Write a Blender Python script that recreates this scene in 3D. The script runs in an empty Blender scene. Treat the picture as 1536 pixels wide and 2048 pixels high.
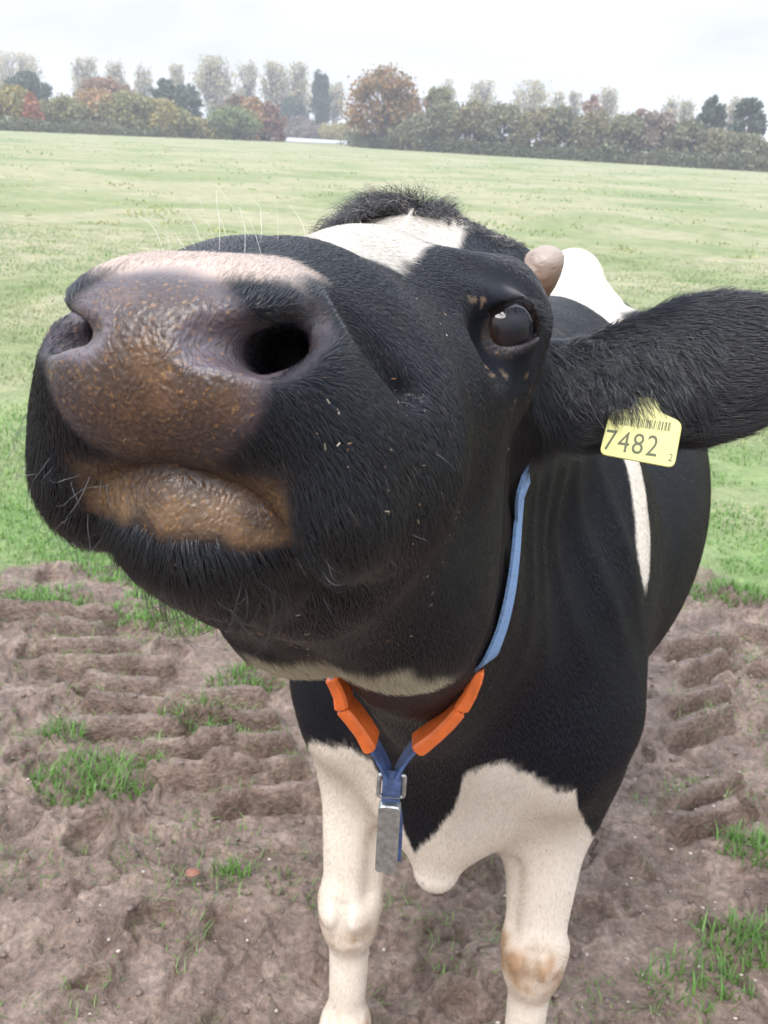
import bpy, bmesh, math, random
import numpy as np
from math import radians, sin, cos, pi
from mathutils import Matrix, Vector

rng = np.random.default_rng(7)
random.seed(7)
sc = bpy.context.scene
col = sc.collection

# ------------------------------------------------------------------ camera
EYE_H = 1.58
PITCH, ROLL = radians(20.9), radians(3.0)
cam_d = bpy.data.cameras.new('camera')
cam = bpy.data.objects.new('camera', cam_d)
col.objects.link(cam)
cam.location = (0, 0, EYE_H)
cam.rotation_euler = (Matrix.Rotation(radians(90) - PITCH, 3, 'X') @ Matrix.Rotation(ROLL, 3, 'Z')).to_euler()
cam_d.sensor_fit = 'VERTICAL'
cam_d.sensor_height = 36
cam_d.lens = 36 * 1992 / 2048
cam_d.clip_start, cam_d.clip_end = 0.02, 6000
cam_d.dof.use_dof = True
cam_d.dof.focus_distance = 0.68
cam_d.dof.aperture_fstop = 22
sc.camera = cam

# ------------------------------------------------------------------ world: overcast sky
SUN_EL, SUN_AZ = radians(52), radians(205)      # az: clockwise from +Y, seen from above
w = bpy.data.worlds.new('World')
sc.world = w
w.use_nodes = True
nt = w.node_tree
nt.nodes.clear()
def N(tree, kind, **kw):
    n = tree.nodes.new(kind)
    for k, v in kw.items():
        if k.startswith('i_'):
            n.inputs[k[2:].replace('_', ' ')].default_value = v
        else:
            setattr(n, k, v)
    return n
def ramp(tree, stops, interp='LINEAR'):
    r = tree.nodes.new('ShaderNodeValToRGB')
    r.color_ramp.interpolation = interp
    els = r.color_ramp.elements
    while len(els) < len(stops):
        els.new(0.5)
    for e, (p, c) in zip(els, stops):
        e.position = p
        e.color = (*c, 1) if len(c) == 3 else c
    return r
sky = N(nt, 'ShaderNodeTexSky', sky_type='NISHITA', sun_disc=False, sun_elevation=SUN_EL, sun_rotation=SUN_AZ)
tc = N(nt, 'ShaderNodeTexCoord')
sep = N(nt, 'ShaderNodeSeparateXYZ')
nt.links.new(tc.outputs['Generated'], sep.inputs[0])
# clouds: noise stretched along the horizon
mp = N(nt, 'ShaderNodeMapping')
mp.inputs['Scale'].default_value = (1.6, 1.6, 7.0)
nt.links.new(tc.outputs['Generated'], mp.inputs[0])
nz = N(nt, 'ShaderNodeTexNoise', i_Scale=2.1, i_Detail=7.0, i_Roughness=0.55, i_Distortion=0.4)
nt.links.new(mp.outputs[0], nz.inputs['Vector'])
cr = ramp(nt, [(0.34, (3.10, 3.14, 3.26)), (0.48, (3.65, 3.67, 3.72)), (0.60, (4.0, 4.0, 4.02))])
nt.links.new(nz.outputs['Fac'], cr.inputs[0])
# an overcast sky is up to three times as bright overhead as at the horizon
grad = N(nt, 'ShaderNodeMapRange')
grad.inputs['From Min'].default_value = 0.0
grad.inputs['From Max'].default_value = 1.0
grad.inputs['To Min'].default_value = 0.0
grad.inputs['To Max'].default_value = 1.0
nt.links.new(sep.outputs['Z'], grad.inputs['Value'])
mul = N(nt, 'ShaderNodeMix', data_type='RGBA', blend_type='MULTIPLY')
mul.inputs['Factor'].default_value = 1.0
nt.links.new(cr.outputs[0], mul.inputs['A'])
gcol_ = N(nt, 'ShaderNodeMix', data_type='RGBA')
gcol_.inputs['A'].default_value = (1, 1, 1, 1); gcol_.inputs['B'].default_value = (4.1, 4.5, 5.2, 1)
pw = N(nt, 'ShaderNodeMath', operation='POWER'); pw.inputs[1].default_value = 1.35
nt.links.new(grad.outputs[0], pw.inputs[0]); nt.links.new(pw.outputs[0], gcol_.inputs['Factor'])
nt.links.new(gcol_.outputs['Result'], mul.inputs['B'])
mx = N(nt, 'ShaderNodeMix', data_type='RGBA')
mx.inputs['Factor'].default_value = 0.93
nt.links.new(sky.outputs[0], mx.inputs['A'])
nt.links.new(mul.outputs['Result'], mx.inputs['B'])
bg = N(nt, 'ShaderNodeBackground')
bg.inputs['Strength'].default_value = 0.10
nt.links.new(mx.outputs['Result'], bg.inputs['Color'])
out = N(nt, 'ShaderNodeOutputWorld')
nt.links.new(bg.outputs[0], out.inputs['Surface'])

sun_d = bpy.data.lights.new('sun', 'SUN')
sun_d.energy = 1.5
sun_d.angle = radians(25)
sun_d.color = (1.0, 0.97, 0.93)
sun = bpy.data.objects.new('sun', sun_d)
col.objects.link(sun)
sun.rotation_euler = (radians(90) - SUN_EL, 0, radians(180) - SUN_AZ)

sc.view_settings.view_transform = 'Standard'
sc.view_settings.look = 'None'
sc.view_settings.exposure = 1.22
sc.view_settings.gamma = 1
sc.view_settings.use_curve_mapping = False
sc.render.engine = 'CYCLES'
sc.cycles.use_denoising = True
sc.cycles.max_bounces = 6
sc.cycles.diffuse_bounces = 3
sc.cycles.glossy_bounces = 3
sc.cycles.transparent_max_bounces = 8
sc.cycles.volume_bounces = 0
sc.cycles.use_adaptive_sampling = True
sc.cycles.adaptive_threshold = 0.01

# ------------------------------------------------------------------ helpers
def tag(o, label=None, cat=None, group=None, kind=None):
    if label: o['label'] = label
    if cat: o['category'] = cat
    if group: o['group'] = group
    if kind: o['kind'] = kind
    return o

def mesh_obj(name, verts, faces, mat=None, parent=None, smooth=False):
    me = bpy.data.meshes.new(name)
    verts = np.asarray(verts, np.float32)
    if isinstance(faces, np.ndarray):
        k = faces.shape[1]
        me.vertices.add(len(verts)); me.vertices.foreach_set('co', verts.ravel())
        me.loops.add(faces.size); me.loops.foreach_set('vertex_index', faces.ravel().astype(np.int32))
        me.polygons.add(len(faces))
        me.polygons.foreach_set('loop_start', np.arange(0, faces.size, k, dtype=np.int32))
        me.update(calc_edges=True)
    else:
        me.from_pydata([tuple(v) for v in verts.tolist()], [], faces)
        me.update()
    if smooth:
        me.polygons.foreach_set('use_smooth', np.ones(len(me.polygons), bool))
    o = bpy.data.objects.new(name, me)
    col.objects.link(o)
    if mat: me.materials.append(mat)
    if parent: o.parent = parent
    return o

def pt_attr(o, name, arr, kind='FLOAT', domain='POINT'):
    a = o.data.attributes.new(name, kind, domain)
    arr = np.asarray(arr, np.float32)
    if kind == 'FLOAT_COLOR':
        if arr.shape[1] == 3: arr = np.c_[arr, np.ones(len(arr), np.float32)]
        a.data.foreach_set('color', arr.ravel())
    else:
        a.data.foreach_set('value', arr.ravel())

_T = rng.random((64, 64, 64)).astype(np.float32)
def vnoise(p):
    """value noise in 0..1 for points (n,3)"""
    p = np.asarray(p, np.float32)
    i = np.floor(p).astype(np.int32); f = p - i
    f = f * f * (3 - 2 * f)
    i &= 63; j = (i + 1) & 63
    x0, y0, z0 = i.T; x1, y1, z1 = j.T
    fx, fy, fz = f.T
    c00 = _T[x0, y0, z0] * (1 - fx) + _T[x1, y0, z0] * fx
    c10 = _T[x0, y1, z0] * (1 - fx) + _T[x1, y1, z0] * fx
    c01 = _T[x0, y0, z1] * (1 - fx) + _T[x1, y0, z1] * fx
    c11 = _T[x0, y1, z1] * (1 - fx) + _T[x1, y1, z1] * fx
    return (c00 * (1 - fy) + c10 * fy) * (1 - fz) + (c01 * (1 - fy) + c11 * fy) * fz
def fbm(p, s=1.0, octv=4, g=0.5):
    p = np.asarray(p, np.float32) * s
    t = 0; a = 1; n = 0
    for k in range(octv):
        t = t + a * vnoise(p + 17.3 * k); n += a; a *= g; p = p * 2.03
    return t / n
def sstep(a, b, x):
    t = np.clip((x - a) / (b - a), 0, 1)
    return t * t * (3 - 2 * t)

def material(name):
    m = bpy.data.materials.new(name)
    m.use_nodes = True
    t = m.node_tree
    return m, t, t.nodes['Principled BSDF']
def plain(name, c, rough=0.6, metal=0.0, spec=0.5, var=0.0, scale=40, bump=0.0):
    m, t, b = material(name)
    b.inputs['Roughness'].default_value = rough
    b.inputs['Metallic'].default_value = metal
    b.inputs['Specular IOR Level'].default_value = spec
    tcn = N(t, 'ShaderNodeTexCoord')
    n = N(t, 'ShaderNodeTexNoise', i_Scale=scale, i_Detail=4.0)
    t.links.new(tcn.outputs['Object'], n.inputs['Vector'])
    r = ramp(t, [(0.3, tuple(x * (1 - var) for x in c)), (0.7, tuple(min(1, x * (1 + var)) for x in c))])
    t.links.new(n.outputs['Fac'], r.inputs[0])
    t.links.new(r.outputs[0], b.inputs['Base Color'])
    if bump:
        bn = N(t, 'ShaderNodeBump', i_Strength=bump, i_Distance=0.002)
        t.links.new(n.outputs['Fac'], bn.inputs['Height'])
        t.links.new(bn.outputs[0], b.inputs['Normal'])
    return m
# ================================================================== THE MEADOW
def mud_mask(x, y):
    p = np.stack([x, y, 0 * x], 1)
    edge = 3.42 + 4.6 * (fbm(p, 1.9, 4) - 0.5) + 0.30 * np.sin(x * 1.3 + 1) + 0.9 * np.exp(-((x + 0.60) / 0.35) ** 2) + 0.7 * np.exp(-((x + 1.40) / 0.28) ** 2)
    return sstep(0.22, -0.22, y - edge)

LUGS = []
for k in range(-2, 7):                      # left tyre track: lug prints side by side, running towards us
    LUGS.append((-0.92 + 0.085 * k, 2.80 - 0.108 * k, 0.165 + 0.05 * math.sin(k * 2.1), 0.10 * math.sin(k * 1.7) - 0.02))
for k in range(-1, 4):
    LUGS.append((-0.40 + 0.05 * k, 2.42 - 0.115 * k, 0.13, 0.18 + 0.1 * math.sin(k)))
for k in range(0, 8):                       # right track, herringbone
    if k not in (2, 5): LUGS.append((0.84 + 0.035 * k, 2.10 + 0.135 * k + 0.03 * math.sin(k * 5), 0.13 + 0.04 * math.sin(k * 3.1), 0.42 + 0.2 * math.sin(k * 2.3)))
    if k not in (1, 4): LUGS.append((1.22 + 0.03 * k, 2.16 + 0.135 * k + 0.03 * math.sin(k * 4), 0.14 + 0.04 * math.sin(k * 1.9), -0.45 + 0.2 * math.sin(k * 1.3)))
DENTS = []
_r = np.random.default_rng(3)
for k in range(120):
    DENTS.append((_r.uniform(-1.7, 1.7), _r.uniform(1.0, 3.4), _r.uniform(0.045, 0.085), _r.uniform(0, 3.14), _r.uniform(0.010, 0.030)))

def ground_h(x, y):
    x = np.asarray(x, float); y = np.asarray(y, float)
    p = np.stack([x, y, 0 * x], 1)
    m = mud_mask(x, y) * (np.abs(x) < 6)
    h = 0.05 * (fbm(p, 0.35, 3) - 0.5) + 0.02 * (fbm(p + 3, 2.2, 3) - 0.5)
    near = (y < 5) & (np.abs(x) < 4)
    if near.any():
        xn, yn, pn = x[near], y[near], p[near]
        d = np.zeros(len(xn)); lug = np.zeros(len(xn)); dl = np.zeros(len(xn))
        wob = 0.035 * (fbm(pn + 8, 4, 2) - 0.5) + 0.010 * (fbm(pn + 8, 30, 2) - 0.5)
        for cx, cy, hl, an in LUGS:
            c_, s_ = math.cos(an), math.sin(an)
            sel = (np.abs(xn - cx) < hl + 0.1) & (np.abs(yn - cy) < 0.25)
            if not sel.any(): continue
            u = (xn[sel] - cx) * c_ + (yn[sel] - cy) * s_
            v = -(xn[sel] - cx) * s_ + (yn[sel] - cy) * c_ + wob[sel]
            e = sstep(hl + 0.02, hl - 0.02, np.abs(u))
            # a ridge that falls steeply on the near side into a groove
            prof = 0.046 * sstep(0.055, -0.010, v) * sstep(-0.030, -0.022, v) - 0.050 * sstep(-0.030, -0.038, v) * sstep(-0.075, -0.045, v)
            dl[sel] += prof * e; lug[sel] = np.maximum(lug[sel], e * sstep(0.10, 0.05, np.abs(v)))
        for cx, cy, r, an, dp in DENTS:
            c_, s_ = math.cos(an), math.sin(an)
            sel = (np.abs(xn - cx) < r * 2.6) & (np.abs(yn - cy) < r * 2.6)
            if not sel.any(): continue
            u = (xn[sel] - cx) * c_ + (yn[sel] - cy) * s_
            v = (-(xn[sel] - cx) * s_ + (yn[sel] - cy) * c_) / 0.75
            rr = np.sqrt(u * u + v * v) / r + wob[sel] * 6
            d[sel] += dp * (-0.9 * sstep(1.0, 0.72, rr) + 0.6 * np.exp(-((rr - 1.18) / 0.22) ** 2))
        warp = np.stack([fbm(pn + 21, 3, 2) - 0.5, fbm(pn + 33, 3, 2) - 0.5, 0 * xn], 1) * 0.30
        # trodden plates with steep edges, cracks between them
        v = fbm((pn + warp) * np.array([0.8, 1.3, 1]), 4.2, 4, 0.55) * 9
        fr = v - np.floor(v)
        d += 0.0085 * (np.floor(v) + sstep(0.36, 0.60, fr) - 4.5)
        cr_ = np.abs(2 * fbm((pn + warp) * np.array([0.8, 1.2, 1]) + 55, 6.5, 3) - 1)
        d -= 0.018 * np.exp(-(cr_ / 0.045) ** 2)
        d += 0.016 * (fbm(pn + 41, 19, 4, 0.6) - 0.5) + 0.012 * (fbm(pn + 47, 55, 3, 0.6) - 0.5)
        clod = np.clip(fbm(pn + 71, 30, 2) - 0.60, 0, 1) * fbm(pn + 5, 3, 2)
        d += 0.16 * clod
        h[near] += (d * (1 - 0.6 * lug) + dl) * (0.25 + 0.75 * m[near])
    return h

def geo(start, first, ratio, end):
    r = [start]; st = first
    while abs(r[-1]) < abs(end):
        r.append(r[-1] + st); st *= ratio
    return r
cx_ = list(np.arange(-1.45, 1.6501, 0.0072))
gxs = np.array(sorted(geo(-1.45, -0.010, 1.10, 900)[1:]) + cx_ + geo(1.65, 0.010, 1.10, 900)[1:])
cy_ = list(np.arange(1.10, 3.3, 0.0068))
gys = np.array(sorted(geo(1.10, -0.012, 1.14, 300)[1:]) + cy_ + geo(cy_[-1], 0.008, 1.055, 1500)[1:])
GX, GY = np.meshgrid(gxs, gys, indexing='xy')
gv = np.stack([GX.ravel(), GY.ravel(), ground_h(GX.ravel(), GY.ravel())], 1)
nx_, ny_ = len(gxs), len(gys)
ii = np.arange(nx_ * ny_).reshape(ny_, nx_)
gf = np.stack([ii[:-1, :-1], ii[:-1, 1:], ii[1:, 1:], ii[1:, :-1]], -1).reshape(-1, 4)
print('ground', len(gv))
gm, t, b = material('meadow ground')
mk = N(t, 'ShaderNodeAttribute', attribute_name='mud')
tcn = N(t, 'ShaderNodeTexCoord')
def noise(scale, detail=5, rough=0.55, dist=0.0, src=None):
    n = N(t, 'ShaderNodeTexNoise', i_Scale=scale, i_Detail=float(detail), i_Roughness=rough, i_Distortion=dist)
    t.links.new(src or tcn.outputs['Object'], n.inputs['Vector'])
    return n
def link(a, b_): t.links.new(a, b_)
def mixc(fac, A, B, blend='MIX'):
    m = N(t, 'ShaderNodeMix', data_type='RGBA', blend_type=blend)
    for s_, v in (('Factor', fac), ('A', A), ('B', B)):
        if hasattr(v, 'links') or hasattr(v, 'is_linked'): link(v, m.inputs[s_])
        elif isinstance(v, tuple): m.inputs[s_].default_value = (*v, 1)
        else: m.inputs[s_].default_value = v
    return m.outputs['Result']
# mud
n1 = noise(9, 6, 0.6); n2 = noise(70, 5, 0.65); n3 = noise(1.7, 3)
mudc = ramp(t, [(0.30, (0.080, 0.048, 0.032)), (0.50, (0.150, 0.100, 0.073)), (0.70, (0.250, 0.183, 0.140))])
link(n1.outputs['Fac'], mudc.inputs[0])
mud2 = ramp(t, [(0.35, (0.62, 0.60, 0.60)), (0.65, (1.35, 1.33, 1.32))])
link(n2.outputs['Fac'], mud2.inputs[0])
mcol = mixc(1.0, mudc.outputs[0], mud2.outputs[0], 'MULTIPLY')
# thin green algae and grass rests on the mud
gs = ramp(t, [(0.55, (0, 0, 0)), (0.68, (1, 1, 1))]); n5 = noise(16, 7, 0.75); link(n5.outputs['Fac'], gs.inputs[0])
gs2 = N(t, 'ShaderNodeMath', operation='MULTIPLY'); link(gs.outputs[0], gs2.inputs[0]); gs2.inputs[1].default_value = 0.45
mcol = mixc(gs2.outputs[0], mcol, (0.090, 0.105, 0.035))
# grass sward
mp1 = N(t, 'ShaderNodeMapping'); mp1.inputs['Scale'].default_value = (0.85, 1.0, 1.0); link(tcn.outputs['Object'], mp1.inputs[0])
g1 = noise(0.22, 6, 0.62, 0.6, mp1.outputs[0]); g2 = noise(3.2, 6, 0.7); g3 = noise(28, 5, 0.7)
gc = ramp(t, [(0.32, (0.130, 0.168, 0.058)), (0.46, (0.185, 0.205, 0.093)), (0.56, (0.268, 0.250, 0.152)), (0.72, (0.152, 0.190, 0.070))])
link(g1.outputs['Fac'], gc.inputs[0])
gm1 = ramp(t, [(0.30, (0.62, 0.66, 0.55)), (0.52, (1.0, 1.0, 1.0)), (0.72, (1.30, 1.22, 1.15))]); link(g2.outputs['Fac'], gm1.inputs[0])
gm2 = ramp(t, [(0.32, (0.62, 0.66, 0.6)), (0.68, (1.32, 1.26, 1.2))]); link(g3.outputs['Fac'], gm2.inputs[0])
gcol = mixc(1.0, gc.outputs[0], gm1.outputs[0], 'MULTIPLY')
gcol = mixc(1.0, gcol, gm2.outputs[0], 'MULTIPLY')
lu = N(t, 'ShaderNodeAttribute', attribute_name='lush')
gcol = mixc(lu.outputs['Fac'], gcol, mixc(1.0, (0.118, 0.212, 0.052), gm2.outputs[0], 'MULTIPLY'))
link(mixc(mk.outputs['Fac'], gcol, mcol), b.inputs['Base Color'])
rgh = ramp(t, [(0.35, (0.22, 0.22, 0.22)), (0.62, (0.55, 0.55, 0.55))]); link(n1.outputs['Fac'], rgh.inputs[0])
link(mixc(mk.outputs['Fac'], (0.95, 0.95, 0.95), rgh.outputs[0]), b.inputs['Roughness'])
b.inputs['Specular IOR Level'].default_value = 0.6
bn = N(t, 'ShaderNodeBump', i_Strength=0.9, i_Distance=0.012); link(n2.outputs['Fac'], bn.inputs['Height'])
n4 = noise(260, 4, 0.6); bnb = N(t, 'ShaderNodeBump', i_Strength=0.5, i_Distance=0.004); link(n4.outputs['Fac'], bnb.inputs['Height']); link(bn.outputs[0], bnb.inputs['Normal'])
link(bnb.outputs[0], b.inputs['Normal'])
ground = mesh_obj('ground', gv, gf, gm, None, True)
pt_attr(ground, 'mud', mud_mask(gv[:, 0], gv[:, 1]) * (np.abs(gv[:, 0]) < 7))
pt_attr(ground, 'lush', np.clip(sstep(8.0, 4.2, gv[:, 1]) * (fbm(gv, 1.1, 3) * 2.0 - 0.55), 0, 0.75))
tag(ground, 'meadow turning to wet churned mud with tyre tracks in the foreground', kind='structure')

# ------------------------------------------------------------------ grass blades
grassm, t, b = material('grass blade')
ga = N(t, 'ShaderNodeAttribute', attribute_name='blade_colour')
t.links.new(ga.outputs['Color'], b.inputs['Base Color'])
b.inputs['Roughness'].default_value = 0.5
tr = N(t, 'ShaderNodeBsdfTranslucent'); t.links.new(ga.outputs['Color'], tr.inputs['Color'])
ms = N(t, 'ShaderNodeMixShader'); ms.inputs[0].default_value = 0.35
t.links.new(b.outputs[0], ms.inputs[1]); t.links.new(tr.outputs[0], ms.inputs[2])
t.links.new(ms.outputs[0], t.nodes['Material Output'].inputs['Surface'])
def blades(x, y, hgt, wid, colr, zoff=-0.004, lean=0.6):
    n = len(x)
    z = ground_h(x, y) + zoff
    az = rng.random(n) * 6.283
    d = np.stack([np.cos(az), np.sin(az), 0 * az], 1); s_ = np.stack([-np.sin(az), np.cos(az), 0 * az], 1)
    base = np.stack([x, y, z], 1)
    ln = (lean * (0.3 + rng.random(n)))[:, None]; h = hgt[:, None]; w_ = wid[:, None] * 0.5
    up = np.array([0, 0, 1.0])
    m = base + up * h * 0.55 + d * h * ln * 0.35
    tip = base + up * h * (1 - 0.25 * ln) + d * h * ln
    v = np.stack([base - s_ * w_, base + s_ * w_, m - s_ * w_ * 0.8, m + s_ * w_ * 0.8, tip], 1).reshape(-1, 3)
    i0 = np.arange(n) * 5
    f = np.concatenate([np.stack([i0, i0 + 1, i0 + 3], 1), np.stack([i0, i0 + 3, i0 + 2], 1), np.stack([i0 + 2, i0 + 3, i0 + 4], 1)])
    return v, f, np.repeat(colr, 5, 0)
def blade_col(x, y, straw=0.0):
    n = len(x); p = np.stack([x, y, 0 * x], 1)
    k = np.clip(fbm(p * np.array([0.55, 1, 1]), 0.5, 4) * 1.6 - 0.45 + straw + 0.35 * (rng.random(n) - 0.5), 0, 1)[:, None]
    c = np.array([0.100, 0.205, 0.034]) * (1 - k) + np.array([0.300, 0.285, 0.130]) * k
    return c * (0.65 + 0.7 * rng.random((n, 1)))
vs, fs, cs = [], [], []
def add(v, f, c):
    fs.append(f + sum(len(q) for q in vs)); vs.append(v); cs.append(c)
n = 250000
yy = 2.5 + 13 * rng.random(n) ** 2.2
xx = (rng.random(n) * 2 - 1) * (0.50 * yy + 0.6)
dens_n = fbm(np.stack([xx, yy, 0 * xx], 1), 2.6, 4)
keep = (mud_mask(xx, yy) < 0.60 + 3.6 * (dens_n - 0.52)) & (rng.random(n) < 0.35 + 1.3 * (dens_n - 0.25))
xx, yy = xx[keep], yy[keep]
tall = fbm(np.stack([xx, yy, 0 * xx + 9], 1), 1.6, 3)
hh = (0.018 + 0.030 * rng.random(len(xx)) ** 1.5) * (0.6 + 1.0 * tall) * (0.8 + 0.25 * np.clip((5 - yy) / 2, 0, 1))
add(*blades(xx, yy, hh, 0.0022 + 0.0016 * rng.random(len(xx)) + 0.0004 * yy, blade_col(xx, yy, -0.25 * (yy < 5.5)) * (1 + 0.20 * sstep(7.5, 4.5, yy))[:, None], lean=1.0))
n = 60000
yy = 16 + 55 * rng.random(n) ** 1.6
xx = (rng.random(n) * 2 - 1) * (0.46 * yy + 1)
cl = fbm(np.stack([xx, yy * 0.8, 0 * xx + 4], 1), 1.1, 4)
keep = (cl > 0.60) & (rng.random(n) < 0.5)
xx, yy = xx[keep], yy[keep]
add(*blades(xx, yy, 0.02 + 0.05 * rng.random(len(xx)), 0.010 + 0.0011 * yy, blade_col(xx, yy, 0.15) * 1.25))
# straggling blades on the mud
n = 42000
yy = 1.0 + 2.8 * rng.random(n); xx = (rng.random(n) * 2 - 1) * 2.0
dn = fbm(np.stack([xx, yy, 0 * xx + 2], 1), 5.0, 3)
keep = (dn > 0.515)
xx, yy = xx[keep], yy[keep]
add(*blades(xx, yy, 0.008 + 0.026 * rng.random(len(xx)) ** 1.7, 0.0022 + 0.001 * rng.random(len(xx)), blade_col(xx, yy, 0.0) * 0.9, lean=1.3))
gb = mesh_obj('grass', np.concatenate(vs), np.concatenate(fs), grassm)
pt_attr(gb, 'blade_colour', np.concatenate(cs), 'FLOAT_COLOR')
tag(gb, 'short grazed grass of the meadow with straggling blades on the mud', 'grass', kind='stuff')
TUFTS = [(-0.70, 2.12, 0.17, 520, 'bushy grass tuft beside the tyre track, left of the pale foreleg'),
         (-0.47, 2.36, 0.12, 240, 'small grass tuft between the lug prints and the cow'),
         (-0.84, 2.30, 0.08, 120, 'thin grass tuft just above the bushy one'),
         (-1.16, 3.10, 0.17, 420, 'flat grass patch below the chin at the left edge'),
         (-0.38, 2.62, 0.13, 200, 'loose grass tuft beside the throat of the cow'),
         (1.33, 3.45, 0.16, 420, 'bright grass tuft on the mud behind the belly'),
         (0.86, 1.68, 0.15, 420, 'tall grass tuft at the lower right edge of the mud'),
         (0.95, 1.98, 0.11, 260, 'grass tuft above the tall one at the right edge'),
         (0.68, 1.56, 0.12, 170, 'sparse grass tuft near the lower right corner'),
         (-0.30, 1.79, 0.05, 60, 'tiny grass tuft on the mud left of the fetlock')]
for tx, ty, tr_, tn, tl_ in TUFTS:
    r_ = tr_ * np.sqrt(rng.random(tn)); a_ = rng.random(tn) * 6.283
    x, y = tx + r_ * np.cos(a_), ty + 0.6 * r_ * np.sin(a_)
    v, f, c = blades(x, y, (0.025 + 0.040 * rng.random(tn)) * (1.3 - 0.6 * r_ / tr_), 0.0028 + 0.0020 * rng.random(tn), blade_col(x, y, -0.45), lean=0.9)
    v = v - np.array([tx, ty, 0])
    o = mesh_obj('grass_tuft', v, f, grassm)
    o.location = (tx, ty, 0)
    pt_attr(o, 'blade_colour', c, 'FLOAT_COLOR')
    tag(o, tl_, 'grass tuft', 'grass tufts on the mud')
# pale grit on the mud
def pebble_mesh(cx, cy, r):
    bm_ = bmesh.new(); bmesh.ops.create_icosphere(bm_, subdivisions=1, radius=r)
    vv = np.array([v.co[:] for v in bm_.verts]); ff = np.array([[v.index for v in f.verts] for f in bm_.faces]); bm_.free()
    vv *= np.array([rng.uniform(0.7, 1.4), rng.uniform(0.7, 1.2), rng.uniform(0.4, 0.7)]) * rng.uniform(0.85, 1.15, (len(vv), 1))
    return vv + np.array([cx, cy, float(ground_h(np.array([cx]), np.array([cy]))[0]) + r * 0.15]), ff
vs, fs = [], []; k0 = 0
for k in range(230):
    if k < 110:
        px_, py_ = rng.normal(0.62, 0.25), rng.normal(1.95, 0.30)
    else:
        px_, py_ = rng.uniform(-1.2, 1.3), rng.uniform(1.2, 3.2)
    v, f = pebble_mesh(px_, py_, rng.uniform(0.0015, 0.0052))
    vs.append(v); fs.append(f + k0); k0 += len(v)
o = mesh_obj('pebbles', np.concatenate(vs), np.concatenate(fs), plain('pale grit', (0.38, 0.32, 0.265), 0.7, var=0.3, scale=60))
tag(o, 'pale grit and small stones pressed into the mud', 'grit', kind='stuff')
vs, fs = [], []; k0 = 0
for k in range(900):
    px_, py_ = rng.uniform(-1.6, 1.5), rng.uniform(1.05, 3.3)
    v, f = pebble_mesh(px_, py_, rng.uniform(0.003, 0.009))
    vs.append(v); fs.append(f + k0); k0 += len(v)
o = mesh_obj('mud_clods', np.concatenate(vs), np.concatenate(fs), plain('mud clod', (0.125, 0.088, 0.068), 0.6, var=0.35, scale=50, bump=0.6))
tag(o, 'loose crumbs and clods of wet mud', 'mud', kind='stuff')
# one red leaf and a few straws
lf = []
for k, (u, w_) in enumerate([(0, .004), (.010, .013), (.022, .017), (.034, .012), (.048, .001)]):
    z_ = 0.006 * math.sin(u * 70)
    lf += [(u, w_, z_ + 0.004), (u, 0, z_), (u, -w_, z_ + 0.003)]
ff = []
for k in range(4):
    for j in range(2):
        ff.append((k * 3 + j, k * 3 + j + 1, k * 3 + j + 4, k * 3 + j + 3))
leaf = mesh_obj('fallen_leaf', lf, ff, plain('red leaf', (0.19, 0.075, 0.045), 0.6, var=0.4, scale=80))
leaf.scale = (0.7, 0.7, 0.7); leaf.location = (-0.395, 1.755, float(ground_h(np.array([-0.395]), np.array([1.755]))[0]) + 0.010); leaf.rotation_euler = (0.15, 0.1, 0.35)
tag(leaf, 'reddish fallen leaf lying on the mud left of the foreleg', 'leaf')

# ------------------------------------------------------------------ water beyond the field edge
wm, t, b = material('pond water')
b.inputs['Base Color'].default_value = (0.42, 0.43, 0.46, 1); b.inputs['Roughness'].default_value = 0.35; b.inputs['Specular IOR Level'].default_value = 0.9  # turbid water, with the glare of the sky painted into its base colour
tcn = N(t, 'ShaderNodeTexCoord'); wn = N(t, 'ShaderNodeTexNoise', i_Scale=2.0, i_Detail=3.0); t.links.new(tcn.outputs['Object'], wn.inputs['Vector'])
wb = N(t, 'ShaderNodeBump', i_Strength=0.05, i_Distance=0.05); t.links.new(wn.outputs['Fac'], wb.inputs['Height']); t.links.new(wb.outputs[0], b.inputs['Normal'])
pond = mesh_obj('water', [(-15.8, 112, .06), (-10, 115.0, .06), (-4.6, 118.8, .06), (-5.2, 141, .06), (-13, 149, .06), (-22.0, 157, .06), (-24, 128, .06)], [tuple(range(7))], wm)
tag(pond, 'strip of pale water behind the field edge', kind='structure')

# ------------------------------------------------------------------ trees, each with trunk and crown
leafm, t, b = material('leaf')
la = N(t, 'ShaderNodeAttribute', attribute_name='leaf_colour')
t.links.new(la.outputs['Color'], b.inputs['Base Color']); b.inputs['Roughness'].default_value = 0.6
tr = N(t, 'ShaderNodeBsdfTranslucent'); t.links.new(la.outputs['Color'], tr.inputs['Color'])
ms = N(t, 'ShaderNodeMixShader'); ms.inputs[0].default_value = 0.35
t.links.new(b.outputs[0], ms.inputs[1]); t.links.new(tr.outputs[0], ms.inputs[2])
t.links.new(ms.outputs[0], t.nodes['Material Output'].inputs['Surface'])
barkm = plain('bark', (0.095, 0.080, 0.066), 0.9, var=0.35, scale=6, bump=0.4)
def tube(pts, rads, k=5):
    pts = np.array(pts, float); v = []; f = []
    for i, p in enumerate(pts):
        d = pts[min(i + 1, len(pts) - 1)] - pts[max(i - 1, 0)]; d /= np.linalg.norm(d) + 1e-9
        a = np.cross(d, (0.3, 1, 0.2)); a /= np.linalg.norm(a) + 1e-9; b_ = np.cross(d, a)
        for j in range(k):
            an = 6.283 * j / k
            v.append(p + rads[i] * (math.cos(an) * a + math.sin(an) * b_))
        if i:
            for j in range(k):
                f.append((k * (i - 1) + j, k * (i - 1) + (j + 1) % k, k * i + (j + 1) % k, k * i + j))
    return np.array(v), np.array(f)
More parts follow.
